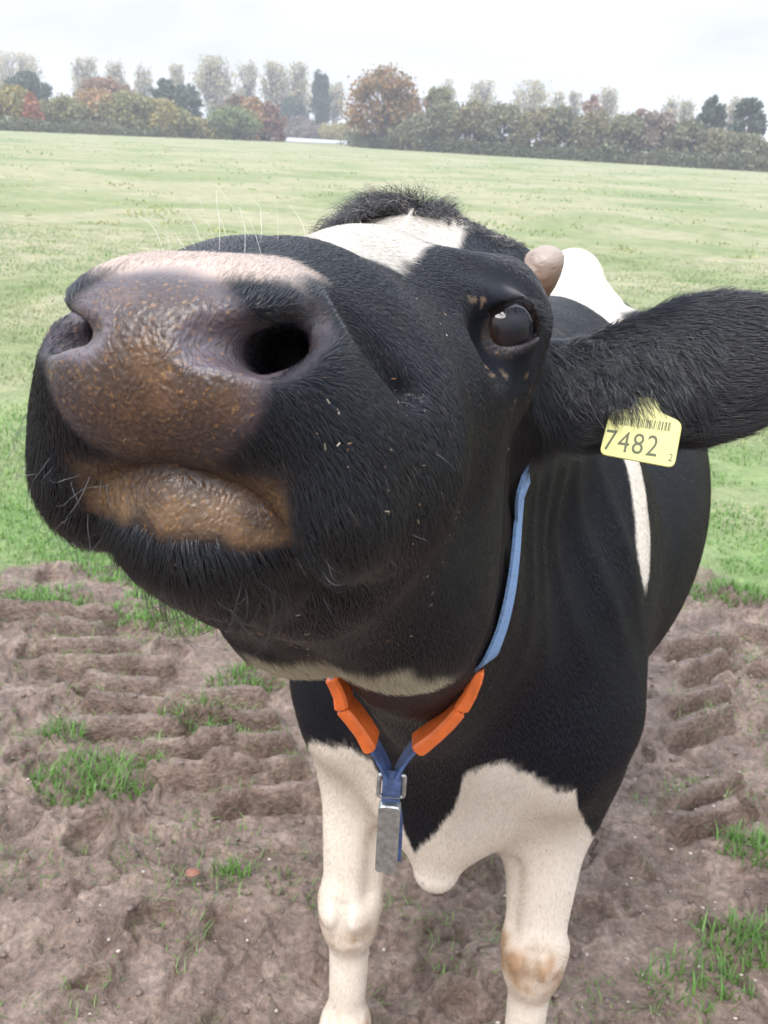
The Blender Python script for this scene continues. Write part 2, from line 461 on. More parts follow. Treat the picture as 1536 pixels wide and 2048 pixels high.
KINDS = {  # trunk share, lobes, leaves per m2 of outline, leaf size, colours, shape
 'pt':  dict(base=.28, nl=26, dn=13, sz=.24, col=[(.30, .28, .19), (.34, .27, .18), (.24, .25, .17)], shape='tall', gap=.50),
 'dg':  dict(base=.04, nl=20, dn=60, sz=.24, col=[(.050, .075, .045), (.070, .095, .055), (.036, .058, .045)], shape='round', gap=.35),
 'cf':  dict(base=.05, nl=18, dn=60, sz=.24, col=[(.040, .070, .050), (.055, .085, .055)], shape='tall', gap=.30),
 'br':  dict(base=.04, nl=22, dn=52, sz=.24, col=[(.20, .105, .055), (.15, .090, .050), (.24, .14, .075)], shape='round', gap=.40),
 'br2': dict(base=.04, nl=16, dn=34, sz=.24, col=[(.22, .16, .09), (.19, .12, .08)], shape='round', gap=.45),
 'rd':  dict(base=.04, nl=18, dn=52, sz=.24, col=[(.14, .085, .055), (.20, .085, .06), (.085, .085, .05)], shape='round', gap=.40),
 'oak': dict(base=.0, nl=36, dn=58, sz=.20, col=[(.21, .105, .045), (.17, .10, .045), (.25, .15, .055), (.13, .11, .05)], shape='oak', gap=.46),
 'ol':  dict(base=.03, nl=18, dn=40, sz=.22, col=[(.17, .16, .065), (.12, .13, .055)], shape='round', gap=.45),
 'pk':  dict(base=.03, nl=18, dn=36, sz=.22, col=[(.27, .19, .13), (.24, .15, .12)], shape='round', gap=.45),
 'by':  dict(base=.02, nl=20, dn=80, sz=.22, col=[(.27, .205, .065), (.22, .185, .06), (.17, .165, .06)], shape='bush', gap=.2),
 'bo':  dict(base=.02, nl=14, dn=90, sz=.20, col=[(.30, .125, .06), (.25, .10, .052)], shape='cone', gap=.2),
 'bo2': dict(base=.02, nl=20, dn=80, sz=.22, col=[(.30, .165, .075), (.25, .16, .07), (.20, .15, .07)], shape='bush', gap=.2),
 'bl':  dict(base=.02, nl=20, dn=80, sz=.22, col=[(.17, .165, .065), (.20, .18, .07), (.13, .14, .06)], shape='bush', gap=.2),
 'bg':  dict(base=.02, nl=20, dn=80, sz=.22, col=[(.11, .14, .06), (.14, .165, .07)], shape='bush', gap=.2),
 'bred':dict(base=.02, nl=16, dn=80, sz=.22, col=[(.21, .100, .078), (.17, .088, .07), (.16, .12, .075)], shape='bush', gap=.25),
 'pu':  dict(base=.02, nl=18, dn=60, sz=.24, col=[(.16, .125, .115), (.13, .115, .095)], shape='bush', gap=.3),
 'wl':  dict(base=.02, nl=22, dn=85, sz=.20, col=[(.135, .140, .078), (.110, .118, .070), (.165, .160, .085)], shape='bush', gap=.25),
 'wo':  dict(base=.02, nl=22, dn=85, sz=.20, col=[(.185, .155, .080), (.150, .135, .070), (.125, .125, .070)], shape='bush', gap=.25),
 'wp':  dict(base=.02, nl=22, dn=80, sz=.20, col=[(.185, .145, .115), (.150, .120, .095)], shape='bush', gap=.3),
 'ug':  dict(base=.0, nl=14, dn=70, sz=.18, col=[(.065, .105, .045), (.09, .13, .05)], shape='low', gap=.15),
}
def tree(kind, name, label, cat, x, y, h, wdt, group=None):
    k = KINDS[kind]; r = np.random.default_rng(int(abs(x * 131 + y * 17 + h * 7)) + 5)
    shape = k['shape']; hw_ = wdt / 2
    root = bpy.data.objects.new(name, None); col.objects.link(root); root.location = (x, y, -0.1)
    tag(root, label, cat, group)
    z0 = h * k['base']
    lob = []
    for i in range(int(k['nl'] * 2.4)):
        if shape == 'tall':
            tz = r.random(); zc = z0 + (h - z0) * (0.08 + 0.84 * tz); rw = hw_ * (0.35 + 0.65 * math.sin(pi * min(1, 0.15 + 0.75 * tz)))
            a = r.random() * 6.283; rad = rw * 0.75 * math.sqrt(r.random()); lr = hw_ * r.uniform(0.18, 0.36); lz = lr * 1.9
        elif shape == 'cone':
            tz = r.random(); zc = h * (0.1 + 0.8 * tz); rw = hw_ * (1.05 - 0.9 * tz); a = r.random() * 6.283; rad = rw * 0.6 * math.sqrt(r.random()); lr = hw_ * 0.42 * (1.15 - 0.7 * tz); lz = lr * 1.2
        elif shape in ('bush', 'low'):
            a = r.random() * 6.283; q_ = math.sqrt(r.random()); rad = hw_ * 0.78 * q_
            top = h * (1 - 0.42 * q_ ** 2.2); lr = min(hw_ * r.uniform(0.15, 0.32), h * 0.36); lz = lr; zc = max(lr * 0.5, top - lr * 0.9 - (0 if i % 2 else r.random() * h * 0.6))
        else:
            a = r.random() * 6.283; u_ = r.uniform(-0.55, 1); q_ = math.sqrt(max(0, 1 - u_ * u_)); rad = hw_ * 0.74 * q_ * math.sqrt(r.random() * 0.6 + 0.4)
            hc = (h - z0) / 2; zc = z0 + hc + u_ * hc * 0.76; lr = hw_ * r.uniform(0.13, 0.30); lz = lr * 0.85
        lob.append((rad * math.cos(a), rad * math.sin(a), zc, lr, lz))
    lob = np.array(lob)
    # leaf faces gathered on the lobes
    n = int(k['dn'] * wdt * (h - z0) * {'tall': 5.0, 'oak': 2.2, 'bush': 2.6, 'low': 2.6, 'cone': 2.6}.get(shape, 3.0)) + 60
    li = r.integers(0, len(lob), n); d = unit_rows(r.normal(size=(n, 3))); rr = (0.35 + 0.95 * r.random(n) ** 0.9)[:, None]
    c = lob[li, :3] + d * rr * np.stack([lob[li, 3], lob[li, 3], lob[li, 4]], 1)
    if shape not in ('bush', 'low', 'cone'):
        gap = fbm(c + r.random(3) * 50, 1.0 / max(0.35, hw_ * 0.28), 3)
        c = c[gap > k['gap'] - 0.12 + 0.10 * r.random(n)]
    c = c[(c[:, 2] > 0.05) & (c[:, 2] < h * 1.02)]; n = len(c)
    s = k['sz'] * 1.6 * (0.5 + 0.9 * r.random(n))[:, None]
    nn = unit_rows(r.normal(size=(n, 3)) + np.array([0, 0, 0.4])); t1 = unit_rows(np.cross(nn, r.normal(size=(n, 3)))); t2 = np.cross(nn, t1)
    v = np.stack([c - t1 * s * .5, c + t2 * s * .36, c + t1 * s * .5 + nn * s * .1, c - t2 * s * .36], 1).reshape(-1, 3)
    f = np.arange(n * 4).reshape(-1, 4)
    cols = np.array(k['col']); cl = np.minimum(0.55, cols[(li[:n] + r.integers(0, 2, n)) % len(cols)] * np.array([1.05, 1.03, 0.95]) * (1.12 + 0.30 * r.random((n, 1))) * r.uniform(0.78, 1.22, (len(lob), 1))[li[:n]])
    o = mesh_obj('crown' if shape not in ('bush', 'low') else 'foliage', v, f, leafm, root)
    pt_attr(o, 'leaf_colour', np.repeat(cl, 4, 0), 'FLOAT_COLOR')
    # trunk and limbs
    vs, fs, k0 = [], [], 0
    tr_ = max(0.05, h * 0.022)
    def put(pts, rads):
        nonlocal k0
        a_, b_ = tube(pts, rads); vs.append(a_); fs.append(b_ + k0); k0 += len(a_)
    if shape in ('bush', 'low', 'cone'):
        for i in range(7 if shape != 'low' else 4):
            L_ = lob[i % len(lob)]
            put([(L_[0] * .15, L_[1] * .15, 0), (L_[0] * .5, L_[1] * .5, L_[2] * .55), (L_[0], L_[1], L_[2])], [0.06, 0.04, 0.015])
    else:
        bend = r.normal(size=2) * hw_ * 0.08
        top_ = h * (0.93 if shape == 'tall' else 0.75)
        put([(0, 0, 0), (bend[0] * .4, bend[1] * .4, h * .3), (bend[0], bend[1], h * .6), (bend[0], bend[1], top_)], [tr_ * 1.25, tr_, tr_ * .6, tr_ * .15])
        for i in range(len(lob)):
            L_ = lob[i]; zs = z0 * 0.7 + (L_[2] - z0 * 0.7) * (0.45 if shape == 'tall' else 0.25); zs = max(zs, h * 0.12)
            st = np.array([bend[0] * zs / h, bend[1] * zs / h, zs]); en = np.array([L_[0], L_[1], min(h * 0.96, L_[2] + L_[4] * 0.3)])
            mid = st * .5 + en * .5 + np.array([0, 0, -0.06 * h]) + r.normal(size=3) * 0.05 * hw_
            put([st, mid, en], [tr_ * .5, tr_ * .28, tr_ * .08])
            for j in range(3):
                e2 = en + r.normal(size=3) * np.array([L_[3], L_[3], L_[4]]) * 0.6; e2[2] = min(e2[2], h * 0.97)
                put([mid * .4 + en * .6, e2], [tr_ * .18, tr_ * .05])
    mesh_obj('trunk' if shape not in ('bush', 'low') else 'stem', np.concatenate(vs), np.concatenate(fs), barkm, root)
    return root
def unit_rows(a): return a / (np.linalg.norm(a, axis=1, keepdims=True) + 1e-9)

PT = 'far poplars'
TREES = [
 ('pt', 'poplar_tree', 'broad pale bare tree at the left edge, behind the dark round tree', -69.1, 190, 11.0, 8.7),
 ('pt', 'poplar_tree', 'pale poplar rising behind the brown tree on its left side', -53.4, 180, 10.5, 4.0),
 ('pt', 'poplar_tree', 'pale yellowish poplar rising behind the brown tree on its right side', -48.3, 180, 10.4, 3.3),
 ('pt', 'poplar_tree', 'thin pinkish poplar standing alone between brown tree and dark trees', -46.1, 190, 10.6, 3.1),
 ('pt', 'poplar_tree', 'slim pale poplar above the pair of dark trees', -39.4, 185, 10.4, 2.9),
 ('pt', 'poplar_tree', 'tallest and widest pale poplar, right of the two dark trees', -30.4, 170, 10.9, 5.9),
 ('pt', 'poplar_tree', 'faint poplar just right of the tallest pale poplar', -27.9, 190, 11.7, 3.8),
 ('pt', 'poplar_tree', 'left one of two wide pale poplars above the red bushes', -21.4, 175, 10.9, 4.0),
 ('pt', 'poplar_tree', 'right one of two wide pale poplars above the red bushes', -17.9, 175, 11.0, 4.8),
 ('pt', 'poplar_tree', 'pale poplar directly behind the slim dark conifer', -14.8, 185, 9.8, 3.4),
 ('pt', 'poplar_tree', 'low pale poplar between the slim conifer and the brown oak', -12.4, 190, 9.1, 3.5),
 ('pt', 'poplar_tree', 'faint poplar right behind the olive tree beside the oak', 6.3, 175, 9.8, 3.5),
 ('pt', 'poplar_tree', 'pale green rounded poplar second to the right of the oak', 11.7, 165, 9.4, 4.4),
 ('pt', 'poplar_tree', 'widest pinkish grey poplar above the right hedge', 18.9, 165, 9.7, 5.2),
 ('pt', 'poplar_tree', 'narrow grey poplar just right of the widest pinkish one', 24.8, 175, 9.0, 2.4),
 ('pt', 'poplar_tree', 'narrow pinkish poplar left of the orange brown hedge tree', 27.4, 175, 9.3, 2.4),
 ('pt', 'poplar_tree', 'pale poplar right behind the orange brown hedge tree', 31.5, 170, 9.6, 3.6),
 ('pt', 'poplar_tree', 'left one of two small grey poplars before the dark right trees', 39.3, 160, 8.3, 3.0),
 ('pt', 'poplar_tree', 'right one of two small grey poplars before the dark right trees', 43.1, 165, 8.4, 2.7),
 ('pt', 'poplar_tree', 'pale thin poplar between the two dark trees at the right edge', 49.0, 160, 9.2, 2.5),
 ('dg', 'broadleaf_tree', 'dark green rounded tree near the left edge behind yellow bush', -44.1, 125, 6.0, 5.5),
 ('br', 'broadleaf_tree', 'wide reddish brown tree behind the left bushes', -34.3, 122, 5.6, 6.2),
 ('br2', 'broadleaf_tree', 'small thin brown tree at the right side of the reddish brown one', -32.3, 124, 5.3, 2.9),
 ('dg', 'broadleaf_tree', 'left tree of the dark green pair under the slim poplar', -27.4, 122, 5.9, 3.5),
 ('dg', 'broadleaf_tree', 'right tree of the dark green pair under the slim poplar', -25.1, 123, 5.5, 3.6),
 ('rd', 'broadleaf_tree', 'dark tree with reddish tinge above the green bush', -18.9, 120, 4.6, 4.2),
 ('dg', 'broadleaf_tree', 'bluish dark tree behind the purplish shrub by the water', -17.3, 165, 5.6, 5.1),
 ('cf', 'conifer_tree', 'slim dark green conifer left of the brown oak', -12.8, 165, 9.1, 2.8),
 ('oak', 'oak_tree', 'large autumn brown oak in the middle of the tree line', -2.2, 103, 7.2, 7.6),
 ('ol', 'broadleaf_tree', 'olive tree right beside the large brown oak', 3.1, 104, 6.2, 2.9),
 ('pk', 'broadleaf_tree', 'orange brown tree rising out of the right hedge', 19.1, 110, 6.4, 2.5),
 ('pk', 'broadleaf_tree', 'low pinkish tree in the right hedge, right of the orange brown one', 22.1, 100, 4.9, 2.6),
 ('dg', 'broadleaf_tree', 'tall dark tree in the right hedge, second from the right edge', 27.9, 98, 6.3, 2.6),
 ('dg', 'broadleaf_tree', 'dark tree at the right edge of the tree line', 30.6, 96, 6.1, 2.9),
 ('by', 'bush', 'yellow olive bush at the far left of the hedge', -36.6, 99, 3.4, 4.6),
 ('bo', 'bush', 'bright orange red pointed bush at the left', -33.9, 97, 2.8, 2.3),
 ('bl', 'bush', 'olive bush just right of the orange red bush', -32.1, 100, 2.9, 4.7),
 ('bo2', 'bush', 'orange brown bush under the wide brown tree', -30.1, 104, 3.5, 5.8),
 ('bl', 'bush', 'large olive bush right of the orange brown bush', -26.5, 103, 3.4, 5.3),
 ('by', 'bush', 'yellow bush below the dark green pair of trees', -24.2, 104, 3.0, 4.9),
 ('bl', 'bush', 'olive bush on the falling slope of the left hedge', -22.2, 104, 2.4, 3.9),
 ('by', 'bush', 'low yellowish bush ending the slope of the left hedge', -20.7, 106, 1.7, 3.5),
 ('bg', 'bush', 'rounded green bush left of the brown and red bushes', -17.4, 108, 2.9, 4.8),
 ('bo2', 'bush', 'brown orange bush between the green bush and the red one', -15.9, 112, 3.6, 3.1),
 ('bred', 'bush', 'red bush above the left end of the water', -14.1, 112, 3.3, 3.0),
 ('pu', 'bush', 'purplish grey shrub behind the water', -16.6, 162, 2.7, 6.8),
 ('by', 'bush', 'yellow bush behind the water at the foot of the oak', -8.9, 160, 2.2, 8.3),
 ('wl', 'bush', 'grey green willow bush at the right foot of the oak', 1.2, 100, 2.9, 4.2),
 ('wl', 'bush', 'grey green willow bush below the olive tree', 3.7, 99, 3.9, 4.1),
 ('wo', 'bush', 'brownish willow bush right of the olive tree', 6.4, 98, 4.0, 4.1),
 ('wl', 'bush', 'grey green willow bush below the rounded pale green poplar', 9.0, 97, 3.9, 3.8),
 ('wo', 'bush', 'brownish willow bush below the widest pinkish poplar', 11.8, 96, 3.9, 4.0),
 ('wl', 'bush', 'grey green willow bush below the narrow grey poplar', 14.3, 95, 3.9, 3.5),
 ('wo', 'bush', 'brownish willow bush at the foot of the orange brown tree', 16.8, 94, 3.7, 3.8),
 ('wl', 'bush', 'grey green willow bush left of the pinkish hedge bush', 19.2, 92, 3.5, 3.4),
 ('wp', 'bush', 'pinkish brown bush in the right hedge', 21.7, 92, 3.8, 3.4),
 ('wl', 'bush', 'grey green willow bush right of the pinkish hedge bush', 24.1, 91, 3.3, 3.6),
 ('wo', 'bush', 'brownish low bush left of the last dark tree', 26.5, 90, 2.7, 3.5),
 ('wl', 'bush', 'low grey green bush under the dark tree at the right edge', 28.7, 89, 2.6, 3.3),
 ('wo', 'bush', 'brownish bush cut by the right picture edge', 30.5, 88, 2.2, 2.5),
]
for kind, nm, lb, x, y, h, wd in TREES:
    if nm == 'bush': h *= 1.18; wd *= 1.35
    elif kind == 'pt': wd *= 1.4; h *= 1.02
    else: h *= 1.06; wd *= 1.2
    tree(kind, nm, lb, 'bush' if nm == 'bush' else 'tree', x, y, h, wd, 'pale poplars behind the hedge' if kind == 'pt' else ('bushes of the hedge' if nm == 'bush' else 'trees of the tree line'))
# brambles along the field edge: nobody could count them
def scrub(name, label, path, hh, n):
    r = np.random.default_rng(11); P_ = np.array(path, float)
    tt = r.random(n) * (len(P_) - 1); i = tt.astype(int); f_ = (tt - i)[:, None]
    c2 = P_[i] * (1 - f_) + P_[i + 1] * f_
    hx = fbm(np.c_[c2, 0 * tt], 0.35, 3) * hh * 1.7
    c = np.c_[c2 + r.normal(size=(n, 2)) * 0.7, r.random(n) * hx]
    s = 0.20 * (0.5 + r.random((n, 1))); nn = unit_rows(r.normal(size=(n, 3)) + np.array([0, 0, .5])); t1 = unit_rows(np.cross(nn, r.normal(size=(n, 3)))); t2 = np.cross(nn, t1)
    v = np.stack([c - t1 * s * .5, c + t2 * s * .4, c + t1 * s * .5, c - t2 * s * .4], 1).reshape(-1, 3)
    kk = fbm(np.c_[c2, 0 * tt + 3], 0.5, 3)[:, None]
    cl = (np.array([.060, .105, .045]) * (1 - kk) + np.array([.15, .13, .06]) * kk) * (0.7 + 0.6 * r.random((n, 1)))
    o = mesh_obj(name, v, np.arange(n * 4).reshape(-1, 4), leafm); pt_attr(o, 'leaf_colour', np.repeat(cl, 4, 0), 'FLOAT_COLOR')
    tag(o, label, 'undergrowth', kind='stuff')
scrub('undergrowth', 'dark green brambles along the foot of the left hedge', [(-42, 92), (-34.2, 92), (-25.6, 99), (-16.5, 110)], 0.95, 9000)
scrub('undergrowth', 'dark green brambles along the foot of the right hedge', [(-5.2, 112), (-2.3, 101), (2.4, 98.5), (11.8, 94), (22.2, 89), (33, 84)], 1.15, 19000)

# ------------------------------------------------------------------ haze over the meadow
bpy.ops.mesh.primitive_cube_add(size=1)
hz = bpy.context.object; hz.name = 'haze'; hz.data.name = 'haze'
hz.scale = (2400, 2400, 17.0); hz.location = (0, 700, 6.5)
hm_ = bpy.data.materials.new('haze'); hm_.use_nodes = True
ht = hm_.node_tree; ht.nodes.clear()
pv = N(ht, 'ShaderNodeVolumePrincipled'); pv.inputs['Density'].default_value = 0.0017; pv.inputs['Color'].default_value = (0.93, 0.95, 1.0, 1); pv.inputs['Anisotropy'].default_value = 0.0
ho = N(ht, 'ShaderNodeOutputMaterial'); ht.links.new(pv.outputs[0], ho.inputs['Volume'])
hz.data.materials.append(hm_); hz['kind'] = 'stuff'; hz['label'] = 'thin autumn haze over the meadow'; hz['category'] = 'haze'
# ================================================================== THE COW
HO = np.array([-0.1030, 0.4014, 1.4866])                 # tip of the nose
HA = np.array([0.2480, 0.9446, -0.2341]); HA /= np.linalg.norm(HA)       # back along the head
HL = np.array([0.9690, -0.2470, 0.0338]); HL -= HA * (HL @ HA); HL /= np.linalg.norm(HL)   # the cow's left
HU = np.cross(HL, HA); HU = HU if HU[2] > 0 else -HU
HF = np.stack([HA, HL, HU], 1)
BO = np.array([0.125, 1.25, 0.0])                        # ground between the fore hooves
BB = np.array([0.25, 0.968, 0]); BB /= np.linalg.norm(BB)
BL = np.array([BB[1], -BB[0], 0])
BF = np.stack([BB, BL, np.array([0, 0, 1.0])], 1)
def hw(a, l, u): return HO + HF @ np.array([a, l, u])    # head frame -> world
def bw(b, l, z): return BO + BF @ np.array([b, l, z])
def b2h(b, l, z): return (bw(b, l, z) - HO) @ HF

f32 = np.float32
def ell(p, c, r):
    q = p - np.array(c, f32); r = np.array(r, f32)
    k0 = np.sqrt(((q / r) ** 2).sum(1)) + 1e-6
    k1 = np.sqrt(((q / r ** 2) ** 2).sum(1)) + 1e-6
    return k0 * (k0 - 1) / k1
def ellr(p, c, M, r):
    return ell((p - np.array(c, f32)) @ M.astype(f32), (0, 0, 0), r)
def cone(p, a, b, r1, r2):
    a = np.array(a, f32); ba = np.array(b, f32) - a
    q = p - a
    h = np.clip(q @ ba / (ba @ ba), 0, 1)
    return np.sqrt(((q - h[:, None] * ba) ** 2).sum(1)) - (r1 + (r2 - r1) * h)
def sph(p, c, r):
    return np.sqrt(((p - np.array(c, f32)) ** 2).sum(1)) - r
def smin(a, b, k):
    h = np.maximum(k - np.abs(a - b), 0) / k
    return np.minimum(a, b) - h * h * k * 0.25
def smax(a, b, k): return -smin(-a, -b, k)

EYE_C = np.array([0.323, 0.099, 0.044]); EYE_R = 0.0230
EYE_N = np.array([-0.64, 0.75, 0.14]); EYE_N /= np.linalg.norm(EYE_N)
EYE_T = np.array([0.86, 0.30, -0.28]); EYE_T -= EYE_N * (EYE_T @ EYE_N); EYE_T /= np.linalg.norm(EYE_T)
EYE_V = np.cross(EYE_T, EYE_N); EYE_V = EYE_V if EYE_V[2] > 0 else -EYE_V
EAR_B = np.array([0.470, 0.105, -0.006])
def ear_axes(side):
    # in the head frame: along the ear, across it, through it
    if side > 0:
        x = np.array([0.02, 1.0, 0.29]); y = np.array([-0.10, 0.0, 1.0])
    else:
        x = np.array([0.62, -0.62, 0.47]); y = np.array([0.0, 0.0, 1.0])
    x /= np.linalg.norm(x); y -= x * (x @ y); y /= np.linalg.norm(y)
    return np.stack([x, y, np.cross(x, y)], 1)
EARS = {s: ear_axes(s) for s in (1, -1)}

def ear_sdf(q, s):
    M = EARS[s]
    b = EAR_B * np.array([1, s, 1])
    e = (q - b.astype(f32)) @ M.astype(f32)
    x, y, z = e.T
    if s < 0: x = x * 1.22
    # cup: bend across so the hollow faces the front
    zz = z + s * (-0.055 * (y / 0.07) ** 2 * 0.55) * (x > -1)
    hw_ = np.interp(x, [-0.02, 0.02, 0.055, 0.095, 0.135, 0.17, 0.20, 0.24, 0.270], [0.050, 0.047, 0.046, 0.058, 0.066, 0.063, 0.052, 0.030, 0.004]).astype(f32)
    yo = np.interp(x, [0, 0.1, 0.24], [0.0, -0.008, -0.004]).astype(f32)
    d2 = np.abs(y - yo) - hw_
    th = np.interp(x, [0, 0.08, 0.2], [0.014, 0.009, 0.006]).astype(f32)
    d = smax(d2 * 0.8, np.abs(zz) - th, 0.016)
    return smax(smax(d, x - 0.272, 0.01), -x - 0.03, 0.02)

def head_sdf(q):
    """q in the head frame"""
    m = q.copy(); m[:, 1] = np.abs(m[:, 1])
    a_ = m[:, 0]
    d = cone(m, (0.085, 0, 0.000), (0.30, 0, 0.030), 0.046, 0.064)                     # nasal bridge
    d = smin(d, cone(m, (0.10, 0.020, 0.000), (0.27, 0.045, 0.012), 0.034, 0.045), 0.03)
    d = smin(d, ell(m, (0.385, 0, 0.030), (0.125, 0.092, 0.082)), 0.05)                # cranium
    d = smin(d, ell(m, (0.460, 0, 0.074), (0.050, 0.080, 0.070)), 0.04)                # poll
    d = smin(d, cone(m, (0.470, 0.0, 0.098), (0.470, 0.082, 0.092), 0.032, 0.028), 0.03)       # ridge of the poll
    d = smin(d, cone(m, (0.305, 0.068, 0.062), (0.365, 0.088, 0.068), 0.028, 0.030), 0.025)    # brow
    d = smin(d, cone(m, (0.13, 0.030, -0.035), (0.30, 0.058, -0.03), 0.034, 0.045), 0.045)     # side of the face
    d = smin(d, ell(m, (0.355, 0.046, -0.085), (0.10, 0.054, 0.125)), 0.05)            # cheek
    d = smin(d, cone(m, (0.26, 0.074, 0.004), (0.40, 0.090, 0.000), 0.014, 0.018), 0.035)      # facial crest below the eye
    d = smin(d, cone(m, (0.350, 0.088, 0.010), (0.402, 0.094, 0.052), 0.030, 0.032), 0.03)     # temple
    # muzzle
    mz = ell(m, (0.052, 0, 0.005), (0.053, 0.056, 0.042))
    mz = smin(mz, ell(m, (0.066, 0.034, -0.008), (0.056, 0.038, 0.034)), 0.03)         # upper lip
    mz = smin(mz, cone(m, (0.035, 0, -0.010), (0.055, 0.044, -0.016), 0.027, 0.026), 0.02)
    mz = smin(mz, ell(m, (0.106, 0.064, -0.053), (0.064, 0.034, 0.046)), 0.040)         # its hanging corner
    mz = smin(mz, ell(m, (0.064, 0.031, 0.014), (0.047, 0.029, 0.031)), 0.02)          # nostril wing
    d = smin(d, mz, (0.03 + 0.09 * sstep(0.07, 0.15, a_)).astype(f32))
    # lower jaw, lip and chin
    j = cone(m, (0.11, 0.018, -0.088), (0.36, 0.045, -0.170), 0.027, 0.041)
    j = smin(j, cone(m, (0.11, 0, -0.090), (0.40, 0, -0.162), 0.030, 0.056), 0.05)
    ch = ell(m, (0.082, 0, -0.076), (0.050, 0.051, 0.037))
    ch = smin(ch, cone(m, (0.054, 0.0, -0.056), (0.072, 0.043, -0.063), 0.0215, 0.0205), 0.015)
    j = smin(j, ch, 0.02)
    d = smin(d, j, (0.003 + 0.07 * sstep(0.085, 0.17, a_)).astype(f32))
    # nostrils: comma shaped, running back into the nose
    ns = cone(m, (0.004, 0.027, 0.011), (0.022, 0.050, 0.010), 0.0074, 0.0092)
    ns = smin(ns, cone(m, (0.022, 0.050, 0.010), (0.047, 0.060, 0.024), 0.0092, 0.0062), 0.008)
    ns = smin(ns, cone(m, (0.018, 0.042, 0.009), (0.120, 0.024, 0.006), 0.0096, 0.010), 0.010)
    ns = smin(ns, cone(m, (0.030, 0.052, 0.014), (0.100, 0.030, 0.008), 0.0086, 0.009), 0.008)
    ns = ns + np.where(q[:, 1] < 0, 0.0028, 0).astype(f32)
    d = smax(d, -ns, 0.010)
    # eye: socket, lids
    e = m - EYE_C.astype(f32)
    en, et, ev = e @ EYE_N.astype(f32), e @ EYE_T.astype(f32), e @ EYE_V.astype(f32)
    re = np.sqrt((e ** 2).sum(1))
    lid = re - 0.0280
    d = smin(d, lid, 0.016)
    half = 0.0140 * (1 - np.clip(np.abs(et) / 0.0225, 0, 1) ** 2)
    vc = ev - 0.0012
    op = np.maximum(np.maximum(np.abs(vc) - half, np.abs(et) - 0.0225), -en)
    d = smax(d, -np.maximum(op, -(re - 0.023)) , 0.003) if False else smax(d, -smax(op, re - 0.036, 0.002), 0.004)
    d = smin(d, re - 0.0212, 0.001)
    # folds: pit before the eye, fold over it, groove from the nostril wing to the corner of the mouth
    d = smax(d, -(sph(m, (0.284, 0.104, 0.030), 0.016)), 0.022)
    d = smax(d, -(cone(m, (0.285, 0.084, 0.086), (0.350, 0.128, 0.082), 0.0075, 0.006)), 0.022)
    d = smax(d, -(cone(m, (0.076, 0.066, 0.032), (0.104, 0.084, -0.005), 0.0045, 0.0045)), 0.016)
    return d

